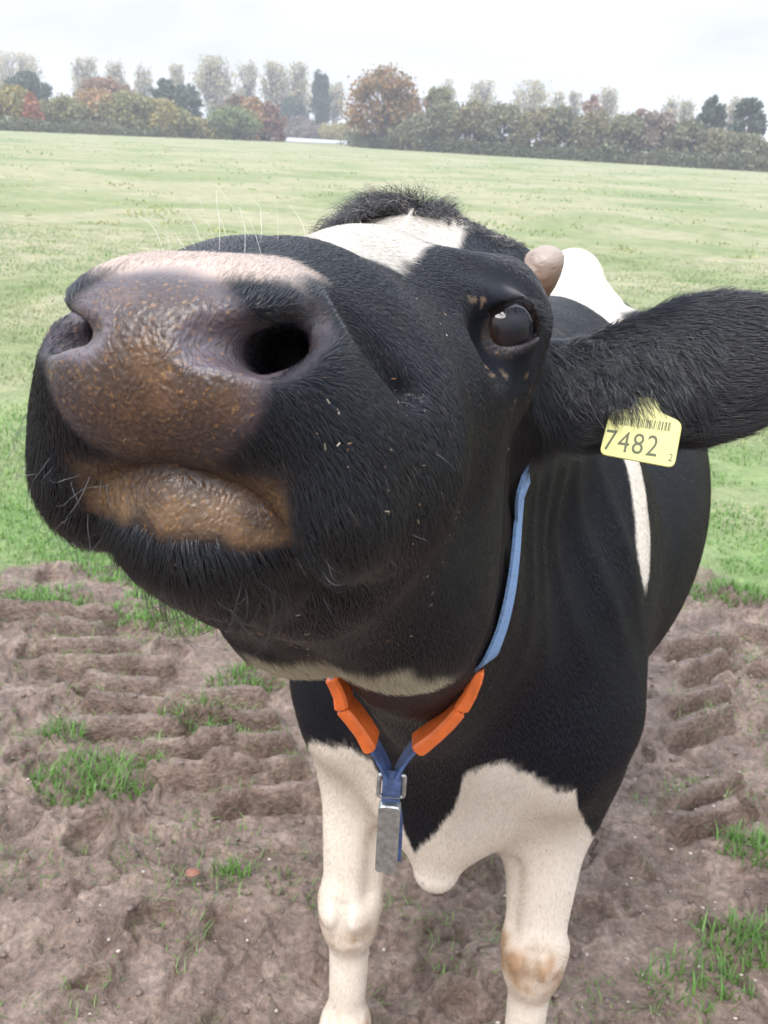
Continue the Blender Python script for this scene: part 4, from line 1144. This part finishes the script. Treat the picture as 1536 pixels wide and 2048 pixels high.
for sd in (1, -1):
    S_ = np.array([1, sd, 1])
    bm_ = bmesh.new(); bmesh.ops.create_uvsphere(bm_, u_segments=32, v_segments=24, radius=0.0227)
    vv = np.array([v.co[:] for v in bm_.verts]); ff = [[v.index for v in f.verts] for f in bm_.faces]; bm_.free()
    bulge = vv[:, 2] > 0.016; vv[bulge, 2] += (vv[bulge, 2] - 0.016) * 0.25
    o = mesh_obj('eyeball', vv, ff, eyem, None, True)
    zc = HF @ (EYE_N * S_); xc = HF @ (EYE_T * S_); yc = np.cross(zc, xc)
    M = Matrix(np.stack([xc, yc, zc], 1).tolist()).to_4x4(); M.translation = Vector(hw(*(EYE_C * S_)))
    o.parent = cow; o.matrix_parent_inverse = Matrix.Translation(Vector(-BO)); o.matrix_basis = M
# lashes on the upper lid of the left eye
n = 150
tt_ = rng.uniform(-0.0215, 0.0215, n); v0 = 0.0140 * (1 - (np.abs(tt_) / 0.0225) ** 2) + 0.0012
zz_ = np.sqrt(np.maximum(0.0275 ** 2 - tt_ ** 2 - v0 ** 2, 1e-6))
loc = EYE_C + tt_[:, None] * EYE_T + v0[:, None] * EYE_V + zz_[:, None] * EYE_N
dirl = unit(EYE_N[None] * 0.9 - EYE_V[None] * 0.35 + tt_[:, None] / 0.025 * EYE_T[None] * 0.5 + 0.15 * rng.normal(size=(n, 3)))
lash = cow_part(hairs('eyelashes', HO + loc @ HF.T, unit(np.tile(EYE_V @ HF.T, (n, 1)) + 0 * loc), dirl @ HF.T, 0.012 + 0.010 * rng.random(n), 0.00035, (0.010, 0.009, 0.010), 5, 0.4))

# ------------------------------------------------------------------ horn buds
hornm, t, b = material('horn')
tcn = N(t, 'ShaderNodeTexCoord'); sp = N(t, 'ShaderNodeSeparateXYZ'); t.links.new(tcn.outputs['Object'], sp.inputs[0])
nz_ = N(t, 'ShaderNodeTexNoise', i_Scale=85.0, i_Detail=4.0); t.links.new(tcn.outputs['Object'], nz_.inputs['Vector'])
ad = N(t, 'ShaderNodeMath', operation='MULTIPLY_ADD'); ad.inputs[1].default_value = 0.022; t.links.new(nz_.outputs['Fac'], ad.inputs[0]); t.links.new(sp.outputs['Z'], ad.inputs[2])
mr = N(t, 'ShaderNodeMapRange'); mr.inputs['From Min'].default_value = 0.008; mr.inputs['From Max'].default_value = 0.058; t.links.new(ad.outputs[0], mr.inputs['Value'])
hr_ = ramp(t, [(0.0, (0.035, 0.020, 0.014)), (0.34, (0.13, 0.066, 0.036)), (0.58, (0.165, 0.100, 0.066)), (0.90, (0.265, 0.205, 0.165))])
t.links.new(mr.outputs[0], hr_.inputs[0])
sp2 = N(t, 'ShaderNodeTexVoronoi', i_Scale=38.0); t.links.new(tcn.outputs['Object'], sp2.inputs['Vector'])
sr = ramp(t, [(0.10, (0.22, 0.22, 0.26)), (0.24, (1, 1, 1))]); t.links.new(sp2.outputs['Distance'], sr.inputs[0])
mm = N(t, 'ShaderNodeMix', data_type='RGBA', blend_type='MULTIPLY'); mm.inputs['Factor'].default_value = 1.0
t.links.new(hr_.outputs[0], mm.inputs['A']); t.links.new(sr.outputs[0], mm.inputs['B']); t.links.new(mm.outputs['Result'], b.inputs['Base Color'])
b.inputs['Roughness'].default_value = 0.42
hb_ = N(t, 'ShaderNodeBump', i_Strength=0.8, i_Distance=0.003); t.links.new(nz_.outputs['Fac'], hb_.inputs['Height']); t.links.new(hb_.outputs[0], b.inputs['Normal'])
for sd in (1, -1):
    prof = [(0.0, 0.0165), (0.012, 0.0175), (0.022, 0.0180), (0.032, 0.0172), (0.040, 0.0150), (0.0465, 0.0110), (0.0498, 0.0060), (0.0508, 0.0)]
    vv, ff = [], []
    for i, (z_, r_) in enumerate(prof):
        for j in range(18):
            a_ = 6.283 * j / 18; k_ = 1 + 0.06 * math.sin(3 * a_ + z_ * 90)
            vv.append((r_ * k_ * math.cos(a_) - sd * 0 + 0.15 * z_ * z_ / 0.05, r_ * 0.9 * k_ * math.sin(a_), z_))
        if i:
            for j in range(18):
                ff.append((18 * (i - 1) + j, 18 * (i - 1) + (j + 1) % 18, 18 * i + (j + 1) % 18, 18 * i + j))
    o = mesh_obj('horn', vv, ff, hornm, None, True)
    zc = HF @ np.array([-0.10, 0.34 * sd, 0.93]); zc /= np.linalg.norm(zc); xc = np.cross(HF @ np.array([1.0, 0, 0]), zc); xc /= np.linalg.norm(xc); yc = np.cross(zc, xc)
    M = Matrix(np.stack([xc, yc, zc], 1).tolist()).to_4x4(); M.translation = Vector(hw(0.462 if sd > 0 else 0.485, (0.094 if sd > 0 else 0.088) * sd, 0.074 if sd > 0 else 0.050))
    o.parent = cow; o.matrix_parent_inverse = Matrix.Translation(Vector(-BO)); o.matrix_basis = M

# ------------------------------------------------------------------ tuft on the poll
def surf(P, off=0.0, it=4):
    for _ in range(it):
        d = cow_sdf(P) - off; g = grad(cow_sdf, P)
        P = P - g * np.clip(d / np.maximum((g ** 2).sum(1), 0.1), -0.02, 0.02)[:, None]
    return P, unit(grad(cow_sdf, P))
n = 5200
lp_ = rng.normal(-0.030, 0.024, n); lp_ = np.where(rng.random(n) < 0.35, rng.uniform(-0.085, 0.090, n), lp_)
R = HO + np.stack([rng.uniform(0.432, 0.500, n), lp_, np.full(n, 0.135)], 1) @ HF.T
R, Nn = surf(R)
cl = np.stack([fbm(R + 3 * k, 70, 2) - 0.5 for k in range(3)], 1)
T = unit(-HA[None] * 0.35 + HL[None] * (np.sign(lp_) * 0.7 + 0.3)[:, None] + 3.0 * cl + 0.18 * rng.normal(size=(n, 3)))
T = unit(T - Nn * (T * Nn).sum(1)[:, None])
side_ = sstep(0.065, 0.02, np.abs(lp_ + 0.030))
LL = (0.009 + 0.024 * side_) * (0.6 + 0.7 * rng.random(n))
pc_ = np.where(rng.random((n, 1)) < 0.06, np.array([0.30, 0.25, 0.22]), np.array([0.014, 0.013, 0.015])) * (0.7 + 0.7 * rng.random((n, 1)))
cow_part(hairs('poll_tuft', R, Nn, T, LL, 0.00042, pc_, 9, 0.75, 0.14, 0.0))
# long hair of the ear hanging over the top of the tag
n = 2300
R = HO + np.stack([np.full(n, 0.448), rng.uniform(0.110, 0.250, n), 0.075 - 0.090 * rng.random(n) ** 0.7], 1) @ HF.T
R[1500:] = HO + np.stack([np.full(800, 0.448), rng.uniform(0.155, 0.226, 800), rng.uniform(-0.002, 0.028, 800)], 1) @ HF.T
R, Nn = surf(R)
cl = np.stack([fbm(R + 3 * k, 60, 2) - 0.5 for k in range(3)], 1)
T = unit(-HU[None] * 0.75 + HL[None] * 0.6 + 1.6 * cl + 0.14 * rng.normal(size=(n, 3)))
T = unit(T - Nn * (T * Nn).sum(1)[:, None])
cow_part(hairs('ear_hair', R, Nn, T, rng.uniform(0.014, 0.042, n), 0.00040, np.array([0.0075, 0.0075, 0.009]) * (0.6 + 0.9 * rng.random((n, 1))), 7, rng.uniform(0.35, 0.95, n) + 0.5 * (np.arange(n) >= 1500), 0.04, 0.10))
# whiskers: pale on top of the nose, dark round the lips and the chin
def whisk(n, a, l, u, ln, c, wd, dvec, jit=0.35, lift=0.9):
    R = HO + np.stack([rng.uniform(*a, n), rng.uniform(*l, n), rng.uniform(*u, n)], 1) @ HF.T
    R, Nn = surf(R)
    T = unit(dvec[None] + jit * rng.normal(size=(n, 3)))
    T = unit(T - Nn * (T * Nn).sum(1)[:, None])
    return R, Nn, T, rng.uniform(*ln, n), np.tile(c, (n, 1)) * (0.6 + 0.6 * rng.random((n, 1))), np.full(n, wd), np.full(n, lift)
ws = [whisk(20, (0.05, 0.16), (-0.05, 0.03), (0.05, 0.06), (0.025, 0.060), np.array([0.55, 0.50, 0.44]), 0.00015, HA * 0.6 - HL * 0.5, 0.3, 1.3),
      whisk(14, (0.05, 0.13), (0.045, 0.085), (-0.09, -0.03), (0.007, 0.018), np.array([0.13, 0.13, 0.14]), 0.00032, HL * 0.6 - HU * 0.5, 0.5, 1.0),
      whisk(60, (0.04, 0.12), (-0.085, -0.045), (-0.09, -0.03), (0.012, 0.032), np.array([0.10, 0.10, 0.11]), 0.00030, -HL * 0.6 - HU * 0.6, 0.4, 1.0),
      whisk(90, (0.04, 0.12), (-0.05, 0.05), (-0.13, -0.10), (0.012, 0.035), np.array([0.03, 0.03, 0.03]), 0.00030, -HU * 0.8 + HA * 0.3, 0.5, 1.0)]
R, Nn, T, LL, CC, WW, LF = [np.concatenate(x) for x in zip(*ws)]
cow_part(hairs('whiskers', R, Nn, T, LL, WW, CC, 8, LF, 0.05, 0.12))
# chaff sticking to the face
n = 1100
R = HO + np.stack([rng.uniform(0.0, 0.33, n) ** 1.0, rng.uniform(-0.07, 0.11, n), rng.uniform(-0.17, 0.03, n)], 1) @ HF.T
cl_ = fbm(R, 26, 2); R = R[cl_ > 0.645]; n = len(R)
R, Nn = surf(R, 0.003)
T = unit(rng.normal(size=(n, 3)) + HL * 0.8 + HU * 0.6); T = unit(T - Nn * (T * Nn).sum(1)[:, None])
cc_ = np.where(rng.random((n, 1)) < 0.6, np.array([0.22, 0.115, 0.05]), np.array([0.30, 0.25, 0.18]))
o = cow_part(hairs('chaff', R, Nn, T, 0.0008 + 0.0034 * rng.random(n) ** 2, rng.uniform(0.0003, 0.0007, n), cc_, 2, 0.1, tip=0.8)); o['kind'] = 'stuff'

# ------------------------------------------------------------------ hooves
hoofm = plain('hoof horn', (0.070, 0.055, 0.045), 0.6, var=0.3, scale=60, bump=0.4)
for (hb, hl) in ((-0.05, 0.150), (-0.05, -0.150), (1.32, 0.19), (1.32, -0.19)):
    vv, ff = [], []
    for c_ in (-1, 1):
        k0 = len(vv)
        for i, (z_, sc1, ox) in enumerate([(0.0, 1.0, -0.012), (0.012, 1.0, -0.010), (0.045, 0.82, 0.008), (0.068, 0.70, 0.022)]):
            for j in range(12):
                a_ = 6.283 * j / 12; r1_ = 0.058 if math.cos(a_) < 0 else 0.045
                vv.append((ox + r1_ * sc1 * math.cos(a_), c_ * 0.0245 + 0.0225 * sc1 * math.sin(a_), z_))
            if i:
                for j in range(12):
                    ff.append((k0 + 12 * (i - 1) + j, k0 + 12 * (i - 1) + (j + 1) % 12, k0 + 12 * i + (j + 1) % 12, k0 + 12 * i + j))
        ff.append(tuple(k0 + 36 + j for j in range(12))); ff.append(tuple(k0 + 11 - j for j in range(12)))
    vv = np.array([BO + BF @ np.array([hb + v[0], hl + v[1], v[2]]) for v in vv])
    cow_part(mesh_obj('hoof', vv, ff, hoofm, None, True))

# ------------------------------------------------------------------ ear tag
def rounded_plate(pts, rad, thick, bev=0.0006, seg=5):
    """closed outline (x, y) with rounded corners -> plate in z, front face at z = 0"""
    out_ = []; n = len(pts)
    for i in range(n):
        p0, p1, p2 = [np.array(pts[(i + k) % n], float) for k in (-1, 0, 1)]
        a_ = (p0 - p1) / np.linalg.norm(p0 - p1); c_ = (p2 - p1) / np.linalg.norm(p2 - p1)
        r_ = min(rad, 0.45 * np.linalg.norm(p0 - p1), 0.45 * np.linalg.norm(p2 - p1))
        for k in range(seg + 1):
            u_ = k / seg; q0 = p1 + a_ * r_; q2 = p1 + c_ * r_
            out_.append((1 - u_) ** 2 * q0 + 2 * u_ * (1 - u_) * p1 + u_ ** 2 * q2)
    out_ = np.array(out_); m = len(out_); ce = out_.mean(0)
    rings = [(out_ + (ce - out_) / np.linalg.norm(ce - out_, axis=1)[:, None] * bev, 0.0), (out_, -bev), (out_, -thick)]
    vv = np.concatenate([np.c_[o_, np.full(m, z_)] for o_, z_ in rings]); ff = [tuple(range(m)), tuple(range(3 * m - 1, 2 * m - 1, -1))]
    for i in (0, 1):
        for j in range(m): ff.append((i * m + j, (i + 1) * m + j, (i + 1) * m + (j + 1) % m, i * m + (j + 1) % m))
    return vv, ff
tagm = plain('yellow plastic', (0.47, 0.44, 0.14), 0.42, var=0.10, scale=90)
inkm = plain('black print', (0.075, 0.080, 0.035), 0.6)
vv, ff = rounded_plate([(-0.0300, -0.0220), (0.0300, -0.0245), (0.0295, 0.0130), (0.0110, 0.0190), (0.0075, 0.0300), (-0.0090, 0.0300), (-0.0120, 0.0190), (-0.0285, 0.0150)], 0.006, 0.0016)
tag_o = mesh_obj('ear_tag', vv, ff, tagm, None, False)
tx_ = HF @ np.array([-0.16, 1.0, -0.045]); tx_ /= np.linalg.norm(tx_)
tz_ = -(HF @ np.array([1.0, 0.10, -0.28])); tz_ -= tx_ * (tz_ @ tx_); tz_ /= np.linalg.norm(tz_); ty_ = np.cross(tz_, tx_)
TM = Matrix(np.stack([tx_, ty_, tz_], 1).tolist()).to_4x4(); TM.translation = Vector(hw(0.4500, 0.2010, -0.0240))
tag_o.parent = cow; tag_o.matrix_parent_inverse = Matrix.Translation(Vector(-BO)); tag_o.matrix_basis = TM
tag_o['label'] = 'yellow ear tag printed with a bar code and the number 482'
def bend(v): 
    v = np.array(v, float); v[:, 2] += 0.00015
    return v
def printed(name, body_, size, x, y):
    cu = bpy.data.curves.new(name, 'FONT'); cu.body = body_; cu.size = size; cu.resolution_u = 3; cu.space_character = 1.12
    ob = bpy.data.objects.new(name, cu); col.objects.link(ob)
    dg = bpy.context.evaluated_depsgraph_get(); me = bpy.data.meshes.new_from_object(ob.evaluated_get(dg))
    bpy.data.objects.remove(ob)
    v = np.array([q_.co[:] for q_ in me.vertices]); f = [tuple(p.vertices) for p in me.polygons]
    v[:, 0] = v[:, 0] * 0.82 + x; v[:, 1] += y
    mesh_obj(name, bend(v), f, inkm, tag_o)
printed('number', '7482', 0.0245, -0.0285, -0.0175)
printed('number', '2', 0.0090, 0.0240, -0.0195)
bv, bf = [], []; x = -0.0235; r_ = np.random.default_rng(5)
while x < 0.0215:
    w_ = r_.choice([0.0004, 0.0007, 0.0011]); k0 = len(bv)
    bv += [(x, 0.0042, 0), (x + w_, 0.0042, 0), (x + w_, 0.0115, 0), (x, 0.0115, 0)]; bf.append((k0, k0 + 1, k0 + 2, k0 + 3)); x += w_ + r_.choice([0.0004, 0.0006, 0.0010])
mesh_obj('bar_code', bend(bv), bf, inkm, tag_o)
bm_ = bmesh.new(); bmesh.ops.create_cone(bm_, cap_ends=True, segments=20, radius1=0.0075, radius2=0.0062, depth=0.004); vv = np.array([v.co[:] for v in bm_.verts]) + np.array([-0.0005, 0.024, -0.0042]); ff = [tuple(v.index for v in f.verts) for f in bm_.faces]; bm_.free()
mesh_obj('stud', vv, ff, tagm, tag_o)

# ================================================================== THE COLLAR
collar = bpy.data.objects.new('collar', None); col.objects.link(collar); collar.location = (0.023, 0.862, 0.84)
tag(collar, 'blue strap collar with orange clips and hanging steel tag round the neck', 'collar')
CI = Matrix.Translation(-collar.location)
def col_part(o, parent=None):
    o.parent = parent or collar
    if parent is None: o.matrix_parent_inverse = CI
    return o
bluem = plain('blue webbing', (0.190, 0.310, 0.530), 0.7, var=0.22, scale=330, bump=0.9)
darkblue = plain('dirty blue webbing', (0.060, 0.095, 0.210), 0.65, var=0.35, scale=120, bump=0.5)
orangem = plain('orange plastic', (0.760, 0.150, 0.026), 0.42, var=0.22, scale=48, bump=0.25)
steelm = plain('scuffed steel', (0.42, 0.43, 0.42), 0.38, metal=0.9, var=0.30, scale=130, bump=0.25)
blackm = plain('black slot', (0.010, 0.010, 0.010), 0.7)
rp = np.array([(.107, .823, 1.308), (.114, .838, 1.265), (.112, .832, 1.225), (.110, .832, 1.186), (.107, .835, 1.150), (.099, .840, 1.123)])
top = np.array([(.100, .850, 1.360), (.085, .880, 1.420), (.045, .910, 1.470), (.010, .920, 1.480)])
def mirror(p):
    q = (p - HO) @ HF; q[:, 1] *= -1
    return HO + q @ HF.T
up_r, _ = surf(np.concatenate([rp[::-1], top]), 0.0065)
up_l = mirror(up_r)
path = np.concatenate([[(0.103, 0.866, 1.092)], up_r, up_l[::-1], [(-0.043, 0.866, 1.070)]])
def smooth_path(p, n):
    p = np.array(p, float); k = np.linspace(0, len(p) - 1, n); i = np.clip(k.astype(int), 0, len(p) - 2); f = (k - i)[:, None]
    g = lambda j: p[np.clip(j, 0, len(p) - 1)]
    a, b_, c, d = g(i - 1), g(i), g(i + 1), g(i + 2)
    return 0.5 * ((2 * b_) + (c - a) * f + (2 * a - 5 * b_ + 4 * c - d) * f ** 2 + (3 * b_ - a - 3 * c + d) * f ** 3)
def ribbon(name, p, wdir, width, thick, mat, parent=None):
    p = np.array(p); n = len(p); vv, ff = [], []
    for i in range(n):
        d = p[min(i + 1, n - 1)] - p[max(i - 1, 0)]; d /= np.linalg.norm(d)
        w_ = wdir[i] - d * (wdir[i] @ d); w_ /= np.linalg.norm(w_); nn = np.cross(d, w_)
        for a_, b_ in ((-.5, -.5), (.5, -.5), (.5, .5), (-.5, .5)): vv.append(p[i] + w_ * width * a_ + nn * thick * b_)
        if i:
            for j in range(4): ff.append((4 * i - 4 + j, 4 * i - 4 + (j + 1) % 4, 4 * i + (j + 1) % 4, 4 * i + j))
    ff += [(3, 2, 1, 0), tuple(4 * n - 4 + j for j in range(4))]
    return mesh_obj(name, vv, ff, mat)
sp_ = smooth_path(path, 90)
_, sn = surf(sp_.copy(), 0.0065, 1)
tan = np.gradient(sp_, axis=0); wd_ = np.cross(tan, sn)
wd_[:6] = wd_[6]; wd_[-6:] = wd_[-7]
col_part(ribbon('strap', sp_, wd_, 0.027, 0.0028, bluem))
yv = np.array([0.10, 1.0, 0.12])
rb = np.array([(0.046, .862, 1.003), (0.034, .861, 0.983), (0.0265, .860, 0.965)])
lb = np.array([(0.000, .862, 1.000), (0.010, .861, 0.983), (0.0185, .860, 0.965)])
for q_ in (rb, lb):
    col_part(ribbon('strap_end', smooth_path(q_, 8), np.tile(yv, (8, 1)), 0.026, 0.0032, darkblue))
def clip_piece(p0, p1, w0, w1, label=None, slot=False):
    """moulded clip from p0 to p1: bevelled bar, a little flared, curved at the end"""
    p0, p1 = np.array(p0, float), np.array(p1, float)
    d = p1 - p0; L_ = np.linalg.norm(d); d /= L_
    yv_ = np.array([0.12, 1.0, 0.10]); yv_ -= d * (yv_ @ d); yv_ /= np.linalg.norm(yv_); xv = np.cross(d, yv_)
    vv, ff = [], []; S_ = [(-1, -1), (1, -1), (1, 1), (-1, 1)]
    st = [(0.0, 0.82), (0.03, 0.97), (0.25, 1.0), (0.6, 0.97), (0.90, 1.04), (0.97, 1.02), (1.0, 0.85)]
    for i, (t_, k_) in enumerate(st):
        hw_ = 0.5 * (w0 + (w1 - w0) * t_) * k_; hd = 0.015 * (0.85 + 0.15 * k_)
        bow = xv * 0.0025 * math.sin(t_ * pi)
        c_ = p0 + d * L_ * t_ + bow; b_ = 0.0026
        for sx_, sy_ in S_:
            for q_ in ((sx_ * hw_, sy_ * (hd - b_)), (sx_ * (hw_ - b_), sy_ * hd)) if sx_ * sy_ > 0 else ((sx_ * (hw_ - b_), sy_ * hd), (sx_ * hw_, sy_ * (hd - b_))):
                vv.append(c_ + xv * q_[0] + yv_ * q_[1])
        if i:
            for j in range(8): ff.append((8 * i - 8 + j, 8 * i - 8 + (j + 1) % 8, 8 * i + (j + 1) % 8, 8 * i + j))
    ff += [tuple(range(7, -1, -1)), tuple(8 * (len(st) - 1) + j for j in range(8))]
    o = mesh_obj('clip', vv, ff, orangem)
    bm_ = bmesh.new(); bm_.from_mesh(o.data); bmesh.ops.recalc_face_normals(bm_, faces=bm_.faces); bm_.to_mesh(o.data); bm_.free()
    col_part(o)
    if slot:
        sg = 1 if xv[0] > 0 else -1; wm = 0.5 * (w0 + w1)
        c_ = p0 + d * L_ * 0.45 + xv * sg * (wm * 0.5 + 0.0012); vv = []
        for a_ in (-1, 1):
            for b_ in (-1, 1):
                for e_ in (-1, 1): vv.append(c_ + d * 0.010 * a_ + yv_ * 0.0035 * b_ + xv * 0.0022 * e_)
        s_ = mesh_obj('slot', vv, [(0, 1, 3, 2), (4, 6, 7, 5), (0, 4, 5, 1), (2, 3, 7, 6), (0, 2, 6, 4), (1, 5, 7, 3)], blackm, o)
    return o
clip_piece((0.1005, .864, 1.094), (0.0865, .863, 1.049), 0.0132, 0.0146, slot=True)
clip_piece((0.0855, .863, 1.0475), (0.0455, .862, 0.999), 0.0140, 0.0150, slot=True)
clip_piece((-0.0415, .864, 1.076), (-0.0300, .863, 1.044), 0.0132, 0.0142)
clip_piece((-0.0295, .863, 1.0425), (0.0005, .862, 0.998), 0.0140, 0.0142)
# buckle and hanging tag
def loop_frame(name, c, w_, h_, r_, mat, depth=0.004):
    vv, ff = [], []; ring = []
    pts = [(-w_ / 2, -h_ / 2), (w_ / 2, -h_ / 2), (w_ / 2, h_ / 2), (-w_ / 2, h_ / 2)]
    for i, (a, b_) in enumerate(pts):
        for k in range(4):
            an = pi + i * pi / 2 + k * pi / 6
            ring.append((a * 0.82 + w_ * 0.09 * math.cos(an), b_ * 0.86 + h_ * 0.07 * math.sin(an)))
    n = len(ring)
    for i, (a, b_) in enumerate(ring):
        p = np.array([a, 0, b_]); q = np.array(ring[(i + 1) % n]); q0 = np.array(ring[i - 1]); d = np.array([q[0] - q0[0], 0, q[1] - q0[1]]); d /= np.linalg.norm(d)
        nn = np.cross(d, (0, 1, 0))
        for j in range(8):
            an = 6.283 * j / 8; vv.append(np.array(c) + p + nn * r_ * math.cos(an) + np.array([0, 1, 0]) * r_ * math.sin(an))
    for i in range(n):
        for j in range(8): ff.append((8 * i + j, 8 * i + (j + 1) % 8, 8 * ((i + 1) % n) + (j + 1) % 8, 8 * ((i + 1) % n) + j))
    return mesh_obj(name, vv, ff, mat, None, True)
col_part(loop_frame('buckle', (0.0225, 0.860, 0.950), 0.026, 0.026, 0.0024, steelm))
sp2_ = np.array([(0.0225, .8585, 0.970), (0.0225, .8545, 0.956), (0.0225, .8560, 0.944), (0.0225, .862, 0.930), (0.0275, .866, 0.900), (0.0280, .866, 0.850)])
col_part(ribbon('strap_loop', smooth_path(sp2_, 16), np.tile([1, 0, 0], (16, 1)), 0.019, 0.003, darkblue))
vv, ff = rounded_plate([(-0.0115, -0.046), (0.0115, -0.046), (0.0115, 0.040), (-0.0115, 0.040)], 0.006, 0.013, 0.0015, 6)
o = mesh_obj('steel_tag', vv, ff, steelm)
o.matrix_basis = Matrix(((1, 0.0, 0.06), (0, 0.0, -1.0), (0.0, 1, 0.0))).to_4x4()
o.matrix_basis.translation = Vector((0.0215, 0.8535, 0.8915))
o.rotation_euler = (radians(90), 0, radians(-4)); o.location = (0.0215, 0.8520, 0.8895)
col_part(o)
